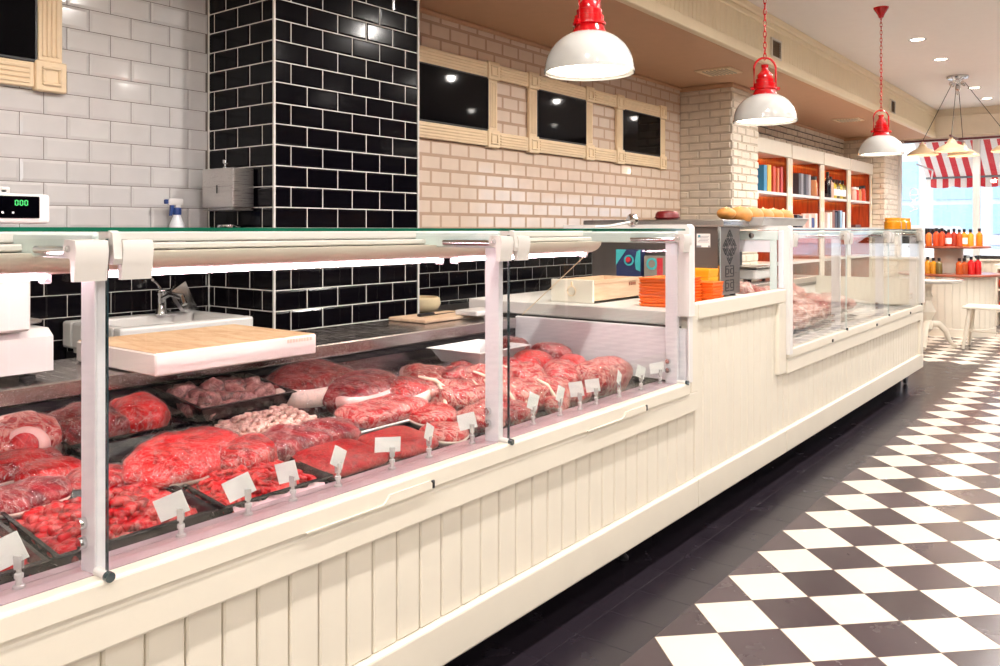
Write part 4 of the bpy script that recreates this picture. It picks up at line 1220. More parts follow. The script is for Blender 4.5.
for k in range(6):
    xx = 3.95+.16*k+(.02 if k else 0)
    P = blobpts(.165 if k else .12, .105 if k else .085, .09 if k else .058, 40+k, 28, 14, .85, .02, 8, .12)
    t = thing('bread_loaf', 'crusty bread loaf, ' + ('leftmost, resting on the steel cabinet beside the tray' if k == 0 else f'{ORD[k-1]} in the bread tray from the steel cabinet'), 'bread', (xx, 1.63, 1.303 if k == 0 else 1.279), 'row of bread loaves')
    b = MB(); blobmesh(b, P, (xx, 1.63, 1.303 if k == 0 else 1.2785)); b.build('crust', M['bread'], t, ang=80)
    b = MB()
    Pz = 1.303-.032 if k == 0 else 1.2785
    b.tube([(xx-.04, 1.62, Pz+.080), (xx, 1.63, Pz+.088), (xx+.04, 1.64, Pz+.080)], .007, 8); b.build('scored_ridge', plain('pale_bread', '#f0cf94', .7) if 'pale_bread' not in bpy.data.materials else bpy.data.materials['pale_bread'], t)

for k in range(3):
    xx = [6.95, 7.12, 7.29][k]
    bottle(xx, 1.53, 1.2730 if xx > 7.45 else 1.2548, .062, .088, '#e8941a', M['yorange'], f'squat orange jar, {["left","middle","right"][k]} one of three on the far corner of the farther counter', 'orange jars on the farther counter', 'jar', None, .82)

# ------------------------------------------------------------------ meat
def patch(b, P, c, rz, i0, i1, j0, j1, off):
    """skin laid over part of a lump: follows the lump, tucked in at its rim"""
    na = len(P); nt = len(P[0]); cr, sr = cos(rz), sin(rz)
    ctr = Vector((0, 0, max(p.z for r in P for p in r)*.35))
    nu, nv = i1-i0+1, j1-j0+1
    vs = []
    for i in range(i0, i1+1):
        for j in range(j0, j1+1):
            p = P[i % na][min(j, nt-1)]
            d = (p-ctr); d = d.normalized() if d.length > 1e-6 else Vector((0, 0, 1))
            ed = min(i-i0, i1-i, j-j0 if j0 > 0 else 9, j1-j if j1 < nt-1 else 9)
            o = off if ed > 0 else -.002
            if ed == 1: o *= .8
            q = p+d*o
            vs.append((c[0]+q.x*cr-q.y*sr, c[1]+q.x*sr+q.y*cr, c[2]+q.z))
    fs = [(i*nv+j, (i+1)*nv+j, (i+1)*nv+j+1, i*nv+j+1) for i in range(nu-1) for j in range(nv-1)]
    b.add(vs, fs)

def film(root, P, c, rz, seed, mat=None, spread=.05):
    na, nt = len(P), len(P[0]); j0 = nt//2-1
    cr, sr = cos(rz), sin(rz)
    b = MB(); vs = []
    nv = 0
    rows = []
    for i in range(na):
        row = []
        for j in range(j0, nt):
            p = P[i][j]
            n_ = noise.noise(Vector((p.x*28+seed, p.y*28, p.z*28)))
            k = 1.03+.015*n_
            q = Vector((p.x*k, p.y*k, p.z+.003+.0025*n_))
            if j == j0: q = Vector((p.x*(1.03+spread*(1+n_)), p.y*(1.03+spread*(1+n_)), .004+.004*abs(n_)+.13*(p.x*sr+p.y*cr)*1.05))
            row.append(q)
        rows.append(row)
    nv = len(rows[0])
    for row in rows:
        for q in row: vs.append((c[0]+q.x*cr-q.y*sr, c[1]+q.x*sr+q.y*cr, c[2]+q.z))
    fs = [(i*nv+j, ((i+1) % na)*nv+j, ((i+1) % na)*nv+j+1, i*nv+j+1) for i in range(na) for j in range(nv-1)]
    b.add(vs, fs)
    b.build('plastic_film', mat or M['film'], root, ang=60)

MEATN = [0]
def cut(name, label, x, y, sx, sy, h, mat, rz=0, fat=None, wrap=True, amp=.065, e=.75, dz=0., bend=0., fatmat='fat', fr=9., cat='meat', group=None, na=40, nt=18):
    MEATN[0] += 1; sd = MEATN[0]*1.37
    z = deck_z(y)+dz
    t = thing(name, label, cat, (x, y, z), group)
    P = blobpts(sx, sy, h, sd, na, nt, e, amp, fr, .25, bend)
    # the piece lies on the sloping deck
    P = [[Vector((p.x, p.y, p.z+.002+.13*(p.x*sin(rz)+p.y*cos(rz)))) for p in row] for row in P]
    b = MB(); blobmesh(b, P, (x, y, z), rz); b.build('lean', M[mat], t, ang=80)
    for f in (fat or []):
        i0, i1, j0, j1, off = f
        b = MB(); patch(b, P, (x, y, z), rz, int(i0*na), int(i1*na), int(j0*nt), int(j1*nt), off)
        b.build('fat_layer', M[fatmat], t, ang=80)
    if wrap: film(t, P, (x, y, z), rz, sd)
    return t, P

def black_tray(label, x0, x1, y0, y1, dz=0., h=.035, mat='tray', name='meat_tray', rz=0, group='black meat trays'):
    t = thing(name, label, 'tray', ((x0+x1)/2, (y0+y1)/2, deck_z((y0+y1)/2)+dz), group)
    b = MB()
    ym = (y0+y1)/2; z = deck_z(ym)
    trayshape(b, x0, x1, y0, y1, z+dz, z+dz+h, .014, .008, .003)
    # follow the slope of the deck
    b.v = [(x, y, zz+(y-ym)*.13) for x, y, zz in b.v]
    b.build('tray_shell', M[mat], t, smooth=False)
    return t

# trays first
black_tray('black tray under the diced beef at the left post, first row', .725, 1.045, 1.585, 1.835)
black_tray('black tray at the far left edge holding dark mince, first row', .39, .695, 1.585, 1.835)
black_tray('black tray under the beef strips, first row', 1.075, 1.365, 1.58, 1.79)
black_tray('black tray under the flat steak slabs, first row', 1.39, 1.78, 1.58, 1.755, h=.02)
black_tray('half empty black tray behind the diced beef', .985, 1.325, 1.855, 2.05, h=.04)
black_tray('black tray holding the dark red roast below the scale', .975, 1.28, 2.075, 2.26, h=.045)
black_tray('black tray holding the brown terrine, propped up at the back', 1.30, 1.605, 2.02, 2.255, .055, .04)
black_tray('black tray under the film wrapped steaks on the far left', .62, .975, 1.86, 2.06, h=.02)
black_tray('white tray under the marbled beef slab', 1.66, 1.98, 1.79, 1.925, .012, .014, 'foam', group=None)

# module nearest the camera, far left
shank, _ = cut('beef_shank', 'thick beef shank with a red cut face at the far left back', .905, 2.17, .22, .17, .105, 'm_rib', .3, [(.05, .45, .45, .95, .003)], fatmat='pfat')
d = Vector((-.55, -.8, .32)).normalized(); q = Vector((.875, 2.085, deck_z(2.1)+.060))
b = MB(); b.tube([q+d*-.03, q+d*.004, q+d*.012, q+d*.014], .03, 22, rs=[.05, .048, .040, .03]); b.build('fat_layer', M['pfat'], shank, ang=60)
b = MB(); b.tube([q+d*.0, q+d*.017, q+d*.021], .019, 20, rs=[.034, .032, .02]); b.build('cut_face', M['m_bright'], shank, ang=60)
cut('beef_roast', 'dark red rolled roast in film in the black tray below the scale', 1.06, 2.165, .22, .17, .095, 'm_dark', .15, dz=.005)
cut('beef_roast', 'bright red rolled roast beside the dark one in the back black tray', 1.20, 2.16, .16, .17, .105, 'm_bright', -.3, dz=.005)
LEFT = [
    ('long red steak behind the others in the film wrapped pack on the far left', .76, 2.03, .36, .12, .065, 'm_red', .1),
    ('small red steak with a white edge in the middle of the far left pack', .885, 1.965, .15, .10, .06, 'm_bright', .2),
    ('red steak at the left front of the far left pack', .645, 1.90, .18, .12, .06, 'm_red', .3),
    ('pale pink steak at the middle front of the far left pack', .79, 1.875, .19, .12, .06, 'm_liver', .15),
    ('red steak at the right front of the far left pack beside the post', .945, 1.875, .15, .12, .055, 'm_red', -.1)]
for lb, x, y, sx, sy, h, mt, rz in LEFT:
    cut('beef_steak', lb, x, y, sx, sy, h, mt, rz, [(.5, .98, .35, .55, .002)], dz=.004, group='steaks in the far left pack')

# diced beef, strips and mince: heaps nobody could count
def heap_chunks(label, name, x0, x1, y0, y1, h, n, size, mat, dz=.006, pieces='lump', seed=1):
    rnd = random.Random(seed)
    b = MB(); xm, ym = (x0+x1)/2, (y0+y1)/2
    for k in range(n):
        u, v = rnd.uniform(-1, 1), rnd.uniform(-1, 1)
        hh = h*(1-.75*max(abs(u), abs(v))**2.5)
        x, y = xm+u*(x1-x0)/2*.94, ym+v*(y1-y0)/2*.94
        z = deck_z(y)+dz+rnd.uniform(.55, 1)*hh
        if pieces == 'strip':
            a = rnd.uniform(0, 2*pi); L = size*rnd.uniform(.7, 1.3); cu = rnd.uniform(-1.2, 1.2)
            pth = []
            for q in range(6):
                s = (q/5-.5)*L; aa = a+cu*(q/5-.5)
                pth.append((x+cos(aa)*s, y+sin(aa)*s, z-abs(s)*.18+rnd.uniform(-.002, .002)))
            r = size*.11*rnd.uniform(.8, 1.25)
            b.tube(pth, r, 6, rs=[r*.6, r, r, r, r, r*.6])
        else:
            s = size*rnd.uniform(.7, 1.25)
            P = blobpts(s*rnd.uniform(.9, 1.4), s*rnd.uniform(.7, 1.1), s*rnd.uniform(.6, .9), rnd.uniform(0, 50), 8, 6, .45, .1, 40, .0)
            blobmesh(b, P, (x, y, z-s*.4), rnd.uniform(0, 6.3))
    # the body of the heap under the top layer
    P = blobpts((x1-x0)*.93, (y1-y0)*.93, h*.6, seed, 30, 12, .5, .04, 9, .05)
    P = [[Vector((p.x, p.y, p.z*.92+(p.y*.13))) for p in r] for r in P]
    blobmesh(b, P, (xm, ym, deck_z(ym)+dz))
    o = b.build(name, M[mat], None, loc=(xm, ym, deck_z(ym)+dz), ang=80)
    tag(o, label, 'meat', None, 'stuff')
    return o
heap_chunks('heap of diced red stewing beef in film around the left post', 'diced_beef', .735, 1.035, 1.598, 1.825, .05, 380, .027, 'm_red', seed=3)
heap_chunks('heap of dark red mince in the tray at the far left edge', 'minced_beef', .40, .685, 1.598, 1.825, .05, 330, .025, 'm_red', seed=4)
heap_chunks('heap of curled red beef strips in the second front tray', 'beef_strips', 1.085, 1.355, 1.592, 1.78, .05, 330, .055, 'm_bright', pieces='strip', seed=5)
heap_chunks('flat heap of pale chopped meat in front of the brown terrine', 'chopped_meat', 1.345, 1.635, 1.865, 2.06, .06, 560, .018, 'm_crumb', dz=.01, seed=6)
heap_chunks('brown and pink terrine crumbled in the propped black tray', 'terrine', 1.318, 1.588, 2.04, 2.237, .045, 70, .055, 'm_pate', dz=.062, seed=7)

# film over the diced heaps is a thing of the tray below; ruffled wrap in front of the strips
def ruffle(label, x0, x1, y, z, col='filmp', seed=1):
    b = MB()
    def fn(u, v):
        x = x0+(x1-x0)*u
        w = noise.noise(Vector((x*30, v*2, seed)))
        return (x, y+.012*v+.007*sin(x*110+seed)*v, z+.02*v*(1+.6*w)+.003*w)
    b.grid(fn, 60, 6)
    o = b.build('film_edge', M['wrapw'], None, loc=((x0+x1)/2, y, z), ang=80)
    return tag(o, label, 'plastic film')
M['wrapw'] = plain('bunched_pink_film', '#f3c3d0', .15, coat=1., vary=.15, bump=.6, bscale=40)
ruffle('bunched shiny pink film along the front edge of the beef strips', 1.09, 1.34, 1.562, deck_z(1.57)+.012, seed=2)

cut('beef_steak', 'large red film wrapped steak half in the black tray behind the diced beef', 1.15, 1.86, .35, .21, .08, 'm_bright', .5, [(.55, .9, .3, .5, .002)], dz=.006)
cut('beef_steak', 'thick red steak between the large steak and the pale chopped meat', 1.27, 1.775, .20, .13, .075, 'm_red', .35, [(.5, .95, .3, .5, .002)], dz=.004)
cut('veal_cut', 'glossy purple pink cut in film left of the marbled slab, second row', 1.42, 1.80, .21, .16, .075, 'm_liver', .2, dz=.002)
cut('veal_cut', 'glossy purple pink cut in film touching the marbled slab, second row', 1.57, 1.81, .18, .15, .07, 'm_liver', -.2, dz=.002)
cut('minute_steak', 'flat dark red steak slab behind the fourth price card from the left', 1.475, 1.66, .225, .175, .045, 'm_mince', .03, dz=.008, amp=.02, e=.45, wrap=False)
cut('minute_steak', 'flat dark red steak slab behind the wide square price card', 1.685, 1.655, .205, .17, .045, 'm_mince', 0, dz=.008, amp=.02, e=.45, wrap=False)
cut('marbled_steak', 'red steak with white fat edge beside the second post, left one', 1.865, 1.645, .15, .14, .055, 'm_marb', .4, [(.45, 1., .2, .55, .003)], wrap=False)
cut('marbled_steak', 'red steak with white fat edge tucked behind the tilted price card', 1.945, 1.76, .17, .13, .06, 'm_marb', -.2, [(.4, .9, .2, .55, .003)], wrap=False)
cut('beef_slab', 'long marbled red beef slab on a white tray in the middle', 1.825, 1.86, .34, .15, .055, 'm_marb', .02, dz=.02, e=.5, amp=.03)

cut('beef_joint', 'big dark red beef joint with a white fat band at the back', 1.765, 2.12, .36, .23, .13, 'm_dark', .12, [(.52, .95, .38, .68, .004)], amp=.03)
cut('beef_joint', 'dark red joint with a creamy fat band, in front of the biggest joint', 1.87, 2.0, .34, .2, .115, 'm_liver', .25, [(.5, .95, .36, .68, .004)], amp=.03, fatmat='pfat')
cut('beef_joint', 'smaller red joint with a broad white fat side next to the rib racks', 1.99, 1.93, .22, .16, .10, 'm_red', .3, [(.5, .95, .4, .72, .004)], amp=.03)

# rib racks
def rib(label, x, y, sx, sy, h, rz, nb=6, dz=0.):
    t, P = cut('rib_rack', label, x, y, sx, sy, h, 'm_rib', rz, None, True, .09, .7, dz, group='fatty rib racks', fr=14)
    z = deck_z(y)+dz
    cr, sr = cos(rz), sin(rz)
    for k in range(nb):
        u = -sx*.38+k*(sx*.76)/max(1, nb-1)
        pts = [(u, -sy*.50, h*.42), (u+.004, -sy*.2, h*.86), (u+.006, sy*.12, h*.99)]
        b = MB(); b.tube([(x+a*cr-c*sr, y+a*sr+c*cr, z+zz) for a, c, zz in pts], .006, 8, rs=[.0065, .006, .004])
        b.build('rib_bone', M['bone'], t)
    b = MB(); patch(b, P, (x, y, z), rz, int(.05*40), int(.4*40), int(.42*18), int(.75*18), .003); b.build('fat_layer', M['pfat'], t, ang=80)
rib('leftmost fatty rib rack in clear film, by the red joints', 2.13, 1.97, .28, .18, .10, .75)
rib('fatty rib rack lying in front of the second post', 2.17, 1.81, .28, .16, .095, -.5)
rib('fatty rib rack just right of the second post', 2.36, 1.87, .26, .17, .105, .3)
rib('fatty rib rack behind the price cards right of the second post', 2.34, 1.71, .24, .16, .09, -.2, 5)
CH = [('bony pink chop at the back left of the white foam tray', 2.24, 2.08, .2, .13, .075, 'm_rib', .3),
      ('red and white chop in front of the white foam tray', 2.39, 2.02, .2, .12, .08, 'm_marb', -.2),
      ('small fatty chop lying lowest at the front near the second post', 2.07, 1.66, .2, .15, .065, 'm_rib', .4),
      ('fatty chop in film in the middle of the far pile', 2.52, 1.82, .22, .17, .095, 'm_rib', .9),
      ('fatty chop in film at the front of the far pile', 2.52, 1.67, .2, .15, .075, 'm_rib', -.5),
      ('fatty chop between the foam tray and the red rolled cuts', 2.56, 1.94, .2, .14, .095, 'm_marb', .2),
      ('small marbled chop squeezed between the two racks by the second post', 2.26, 1.93, .15, .12, .10, 'm_marb', -.6),
      ('small marbled chop at the very front right of the second post', 2.22, 1.645, .15, .12, .06, 'm_marb', .1),
      ('thin bony chop leaning on the front chop of the far pile', 2.43, 1.62, .15, .09, .06, 'm_rib', .5)]
for lb, x, y, sx, sy, h, mt, rz in CH:
    cut('bone_in_chop', lb, x, y, sx, sy, h, mt, rz, None, amp=.11, fr=15, group='chops of the far pile')
RR = [(2.80, 2.09, .22, .14, .12, .3, 'dark red rolled cut at the very back against the white end wall'),
      (2.95, 1.99, .2, .13, .10, -.3, 'dark red rolled cut at the far right back by the end wall'),
      (2.68, 1.90, .21, .14, .12, .2, 'bright red rolled cut in film just right of the second post'),
      (2.85, 1.93, .19, .13, .125, -.5, 'pale red rolled cut in the middle of the rolled cuts'),
      (2.84, 1.82, .18, .12, .10, .4, 'red rolled cut right behind the big bone-in joint')]
for i, (x, y, sx, sy, h, rz, lb) in enumerate(RR):
    cut('rolled_roast', lb, x, y, sx, sy, h, ['m_dark', 'm_red', 'm_bright', 'm_liver', 'm_bright'][i], rz, None, amp=.03, group='red rolled cuts by the end wall')
_, P_ = cut('beef_joint', 'big pink bone-in joint with a flat cut end, last piece before the end wall', 2.84, 1.68, .32, .17, .115, 'm_rib', .1, None, amp=.05, e=.55)
cut('beef_joint', 'pink joint in film beside the big bone-in joint', 2.67, 1.75, .2, .16, .11, 'm_marb', .5, None, amp=.05)

# white foam tray at the back
t = thing('foam_tray', 'empty white foam tray tilted at the back near the white end wall', 'tray', (2.58, 2.06, deck_z(2.06)))
b = MB(); trayshape(b, 2.43, 2.73, 1.965, 2.215, .735, .785, .03, .012, .004); b.build('tray_shell', M['foam'], t, smooth=False)
b = MB(); b.box(2.48, 2.68, 2.0, 2.16, .692, .733, bev=.008); b.build('base_block', M['tray'], t, smooth=False)

# bags of pale meat in the farther counter
BG = [(4.46, 1.73, .36, .30, .19), (4.52, 1.95, .38, .30, .28), (4.50, 2.14, .34, .24, .32), (4.82, 1.76, .34, .28, .17), (4.88, 1.97, .36, .28, .27), (5.14, 1.77, .32, .28, .15), (5.2, 2.0, .34, .28, .22),
      (5.46, 1.78, .32, .28, .15), (5.52, 2.02, .32, .26, .19), (5.78, 1.80, .32, .26, .14), (5.84, 2.04, .32, .26, .17), (6.1, 1.82, .3, .26, .13), (6.16, 2.06, .3, .24, .16), (6.55, 1.86, .32, .26, .10)]
WH = ['in the farther counter by the service section, front', 'in the farther counter by the service section, middle', 'in the farther counter by the service section, tallest at the back', 'in the farther counter, second column from the service section, front', 'in the farther counter, second column from the service section, back',
      'just before the first post of the farther counter, front', 'just before the first post of the farther counter, back', 'just past the first post of the farther counter, front', 'just past the first post of the farther counter, back',
      'between the posts of the farther counter, front', 'between the posts of the farther counter, back', 'just before the second post of the farther counter, front', 'just before the second post of the farther counter, back', 'alone beyond the second post of the farther counter']
for i, (x, y, sx, sy, h) in enumerate(BG):
    cut('bagged_meat', f'bag of pale meat, {WH[i]}', x+.03, y, sx*.9, sy*.9, h, 'm_pale' if i % 3 else 'm_rib', .4*((i*7) % 5-2), None, True, .1, .7, .012 if y < 1.9 else .0, fr=13, group='bags of pale meat', na=32, nt=14)
    if i == 2:
        b = MB(); o = [q for q in bpy.data.objects if q.get('label', '').endswith('tallest at the back')][0]
        def fn(u, v): 
            a = 2*pi*u; r = .075*(1-v)**1.2+.012+.008*sin(5*a+3)*v
            return (4.50+r*cos(a), 2.14+r*sin(a), deck_z(2.14)+.28+.13*v)
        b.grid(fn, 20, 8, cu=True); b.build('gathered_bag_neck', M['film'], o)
for k, (x0, x1) in enumerate(((4.32, 4.76), (4.80, 5.25), (5.34, 5.78), (5.81, 6.3))):
    black_tray(f'shallow steel tray under the front bags of the farther counter, {ORD[k]} from the service section', x0, x1, 1.62, 1.89, .0, .018, 'steel', 'steel_tray', group='steel trays in the farther counter')

# second scale seen through the end of the farther counter
t = thing('weighing_scale', 'pinkish white scale standing on the staff side of the farther counter', 'scale', (6.4, 2.45, .85))
b = MB(); b.box(6.22, 6.6, 2.34, 2.6, .87, .95, bev=.01, seg=2); b.build('body', M['white'], t, smooth=False)
b = MB(); b.box(6.2, 6.62, 2.32, 2.62, .955, .967, bev=.004); b.build('weighing_plate', M['steel'], t, smooth=False)
for xx in (6.26, 6.56):
    for yy in (2.4, 2.55):
        b = MB(); b.cyl((xx, yy, .85), (xx, yy, .872), .016, 12); b.build('foot', M['dark'], t)
b = MB(); b.box(6.36, 6.48, 2.54, 2.59, .967, 1.17, bev=.006); b.build('column', M['dark'], t, smooth=False)

# price cards in clear clips
TG = [(0.628, 1.52, -.9, .062, .05, 'at the far left edge'), (0.931, 1.52, -.8, .06, .045, 'in front of the diced beef beside the left post'), (1.089, 1.52, -.75, .06, .045, 'at the left of the beef strips'),
      (1.208, 1.52, -1.25, .055, .045, 'at the right of the beef strips'), (1.341, 1.52, .25, .055, .045, 'tilted, in front of the first steak slab'), (1.522, 1.52, -.62, .066, .038, 'wide, square to the view, before the flat steak slabs'),
      (1.661, 1.52, .3, .05, .042, 'tilted, left of the fatty edged steak'), (1.843, 1.52, -.95, .052, .045, 'just left of the second post'),
      (2.144, 1.52, -.0, .055, .05, 'first to the right of the second post'), (2.298, 1.52, .1, .05, .05, 'second to the right of the second post'), (2.421, 1.52, -1.35, .05, .05, 'third to the right of the second post, almost edge on'),
      (2.526, 1.52, -1.1, .05, .045, 'in front of the left end of the big bone-in joint'), (2.688, 1.52, .25, .055, .045, 'in front of the flat cut end of the big joint'), (2.857, 1.52, -.1, .06, .045, 'second from the end wall of the near counter'),
      (3.016, 1.52, -.65, .062, .042, 'nearest the end wall of the near counter')]
TILT = [.45, .38, .42, .3, -.5, -.03, -.45, .25, -.4, -.4, .2, .15, -.5, -.35, .12]
for i, (x, y, rz, w, h, wh) in enumerate(TG):
    z = .6375
    t = thing('price_card', f'blank white price card, {wh}', 'price card', (x, y, z), 'price cards along the front of the near counter')
    b = MB()
    b.lathe([(.0, .0), (.010, 0), (.010, .006), (.006, .008), (.005, .018), (.0075, .019), (.0075, .026), (.004, .028), (.004, .036), (0, .036)], 14, (x, y, z)); b.build('clip_base', M['clear'], t)
    b = MB(); b.lathe([(.0062, .0185), (.0068, .0187), (.0068, .026), (.0062, .0262)], 12, (x, y, z), cap=False); b.build('clip_ring', M['cardw'], t)
    d = Vector((cos(rz), sin(rz), 0)); n_ = Vector((-sin(rz), cos(rz), 0))
    # camera side of the clip jaws
    b = MB()
    for s in (-1, 1):
        q = Vector((x, y, z+.034))+n_*.0035*s
        b.add([q-d*.006+Vector((0, 0, 0)), q+d*.006, q+d*.007+Vector((0, 0, .024)), q-d*.007+Vector((0, 0, .024)),
               q-d*.006+n_*.002*s, q+d*.006+n_*.002*s, q+d*.007+n_*.002*s+Vector((0, 0, .024)), q-d*.007+n_*.002*s+Vector((0, 0, .024))],
              [(0, 1, 2, 3), (7, 6, 5, 4), (0, 4, 5, 1), (1, 5, 6, 2), (2, 6, 7, 3), (3, 7, 4, 0)])
    b.build('clip_jaw', M['clear'], t, smooth=False)
    tl = TILT[i]
    ux = d*cos(tl)+Vector((0, 0, 1))*sin(tl); uz = -d*sin(tl)+Vector((0, 0, 1))*cos(tl)
    c_ = Vector((x, y, z+.046))+uz*h*.5-ux*w*.18
    b = MB()
    vs = []
    for k in (-.0006, .0006):
        for a, c in ((-1, -1), (1, -1), (1, 1), (-1, 1)): vs.append(c_+ux*a*w/2+uz*c*h/2+n_*k)
    b.add(vs, [(3, 2, 1, 0), (4, 5, 6, 7), (0, 1, 5, 4), (1, 2, 6, 5), (2, 3, 7, 6), (3, 0, 4, 7)])
    b.build('card', M['paper'], t, smooth=False)

# ------------------------------------------------------------------ far end of the shop
# round display stand
t = thing('display_stand', 'round beadboard display stand with two red brown wooden tiers of bottles', 'display stand', (11.42, 1.88, 0))
cx_, cy_ = 11.42, 1.88
b = MB(); b.lathe([(.47, 0), (.5, .0), (.5, .09), (.485, .1), (.485, .70), (0, .70)], 64, (cx_, cy_, 0), cap=False)
for k in range(40):
    a = 2*pi*k/40
    p = Vector((cx_+.487*cos(a), cy_+.487*sin(a), 0)); q = Vector((-sin(a), cos(a), 0)); n_ = Vector((cos(a), sin(a), 0))
    vs = []
    for zz in (.1, .70):
        for s, o_ in ((-.036, 0), (-.032, .004), (.032, .004), (.036, 0)): vs.append(p+q*s+n_*o_+Vector((0, 0, zz)))
    b.add(vs, [(0, 1, 5, 4), (1, 2, 6, 5), (2, 3, 7, 6)])
b.build('drum', M['cream'], t, ang=20)
b = MB(); b.lathe([(0, .70), (.55, .70), (.56, .708), (.56, .722), (.55, .73), (0, .73)], 56, (cx_, cy_, 0)); b.build('lower_tier', M['tabwood'], t)
b = MB(); b.lathe([(.16, .73), (.16, 1.03), (0, 1.03)], 36, (cx_, cy_, 0), cap=False); b.build('column', M['cream'], t)
b = MB(); b.lathe([(0, 1.03), (.44, 1.03), (.45, 1.037), (.45, 1.05), (.44, 1.057), (0, 1.057)], 52, (cx_, cy_, 0)); b.build('upper_tier', M['tabwood'], t)
dv = Vector((.876, .144)).normalized(); rv = Vector((.61, -.79))
vd = Vector((cx_, cy_)).normalized(); pr_ = Vector((vd.y, -vd.x))
UP = [(-.30, '#e2622a', .2), (-.13, '#d8502a', .215), (-.07, '#c84a28', .215), (.0, '#b8402a', .2), (.055, '#a63420', .21), (.11, '#c8502a', .2), (.16, '#ee8a24', .205), (.225, '#f09a2c', .2), (.32, '#f08420', .21), (-.21, '#e2762a', .2)]
for k, (l, cc, h) in enumerate(sorted(UP)):
    dd = sqrt(max(.01, .37**2-l*l))
    p = Vector((cx_, cy_))+pr_*l-vd*dd
    bottle(p.x, p.y, 1.0572, .036, h, cc, M['dark'], f'sauce bottle, {ORD[k]} from the left on the upper tier of the round stand', 'sauce bottles on the upper tier', 'bottle', M['cardw'] if k in (4, 7) else None)
LO = [(-.33, '#2b2226', .2), (-.22, '#c98a24', .2), (-.16, '#c9861e', .19), (-.10, '#6b5a2c', .19), (.11, '#b8501e', .19), (.16, '#a84a22', .19), (.23, '#d02020', .21), (.30, '#c01a1e', .21)]
for k, (l, cc, h) in enumerate(LO):
    dd = sqrt(max(.01, .46**2-l*l))
    p = Vector((cx_, cy_))+pr_*l-vd*dd
    bottle(p.x, p.y, .7302, .038, h, cc, M['dark'], f'sauce bottle, {ORD[k]} from the left on the lower tier of the round stand', 'sauce bottles on the lower tier', 'bottle')

# pedestal table
t = thing('pedestal_table', 'cream round pedestal table with curved tripod feet just past the counter end', 'table', (9.85, 1.83, 0))
tx, ty = 9.85, 1.83
b = MB(); b.lathe([(0, .69), (.30, .69), (.335, .70), (.35, .715), (.35, .725), (.34, .732), (0, .732)], 48, (tx, ty, 0)); b.build('table_top', M['shade'], t)
b = MB(); b.lathe([(.1, .69), (.05, .66), (.042, .58), (.06, .54), (.042, .5), (.07, .43), (.085, .38), (.06, .32), (.045, .29), (.06, .26), (.06, .2), (.02, .16), (0, .15)], 28, (tx, ty, 0)); b.build('turned_column', M['cream'], t)
for k in range(3):
    a = -.95+2*pi*k/3
    b = MB(); b.tube([(tx+r*cos(a), ty+r*sin(a), z) for r, z in ((.03, .25), (.12, .25), (.2, .17), (.23, .08), (.27, .03), (.31, .022))], .03, 10, rs=[.034, .034, .03, .026, .02, .02])
    b.build('leg', M['cream'], t)
# stool
t = thing('wooden_stool', 'cream wooden stool with splayed legs in front of the round stand', 'stool', (10.13, 1.30, 0))
sx0, sy0 = 10.13, 1.30
b = MB(); b.box(sx0-.2, sx0+.2, sy0-.21, sy0+.21, .42, .45, bev=.012, seg=2); b.build('seat', M['cream'], t, smooth=False)
feet = []
for dx in (-1, 1):
    for dy in (-1, 1):
        f0 = Vector((sx0+dx*.14, sy0+dy*.15, .42)); f1 = Vector((sx0+dx*.2, sy0+dy*.2, 0)); feet.append((dx, dy, f0, f1))
        b = MB(); b.tube([f0, f0.lerp(f1, .5), f1], .018, 12, rs=[.016, .021, .014]); b.build('leg', M['cream'], t)
b = MB()
for dy in (-1, 1): b.cyl((sx0-.178, sy0+dy*.182, .17), (sx0+.178, sy0+dy*.182, .17), .01, 10)
b.cyl((sx0, sy0-.18, .17), (sx0, sy0+.18, .17), .01, 10); b.build('stretcher', M['cream'], t)
# small rack with orange packs
t = thing('goods_rack', 'low cream rack of orange packs at the right edge beyond the round stand', 'rack', (12.75, 1.25, 0))
b = MB()
for yy in (1.02, 1.52): b.box(12.55, 12.95, yy-.02, yy+.02, 0, .8, bev=.004)
b.box(12.9, 12.93, 1.04, 1.5, .05, .78)
b.build('frame', M['cream'], t, smooth=False)
for zz in (.2, .48, .76):
    b = MB(); b.box(12.55, 12.9, 1.04, 1.5, zz-.02, zz, bev=.003); b.build('shelf_board', M['cream'], t, smooth=False)
n_ = 0
for r_, zz in enumerate((.2, .48)):
    for k in range(4):
        xx, yy = 12.68+.0*(k % 2), 1.10+.115*k
        P = blobpts(.16, .105, .13, 90+n_, 16, 10, .55, .03, 9, .1)
        b = MB(); blobmesh(b, P, (xx, yy, zz+.001))
        o = b.build('snack_bag', plain('orange_bag', '#e0502a', .3, coat=.5) if n_ == 0 else bpy.data.materials['orange_bag'], None, loc=(xx, yy, zz+.001), ang=80)
        tag(o, f'orange snack bag, {ORD[3-k]} from the left on the {["lower","upper"][r_]} board of the goods rack', 'snack bag', 'orange bags on the goods rack'); n_ += 1
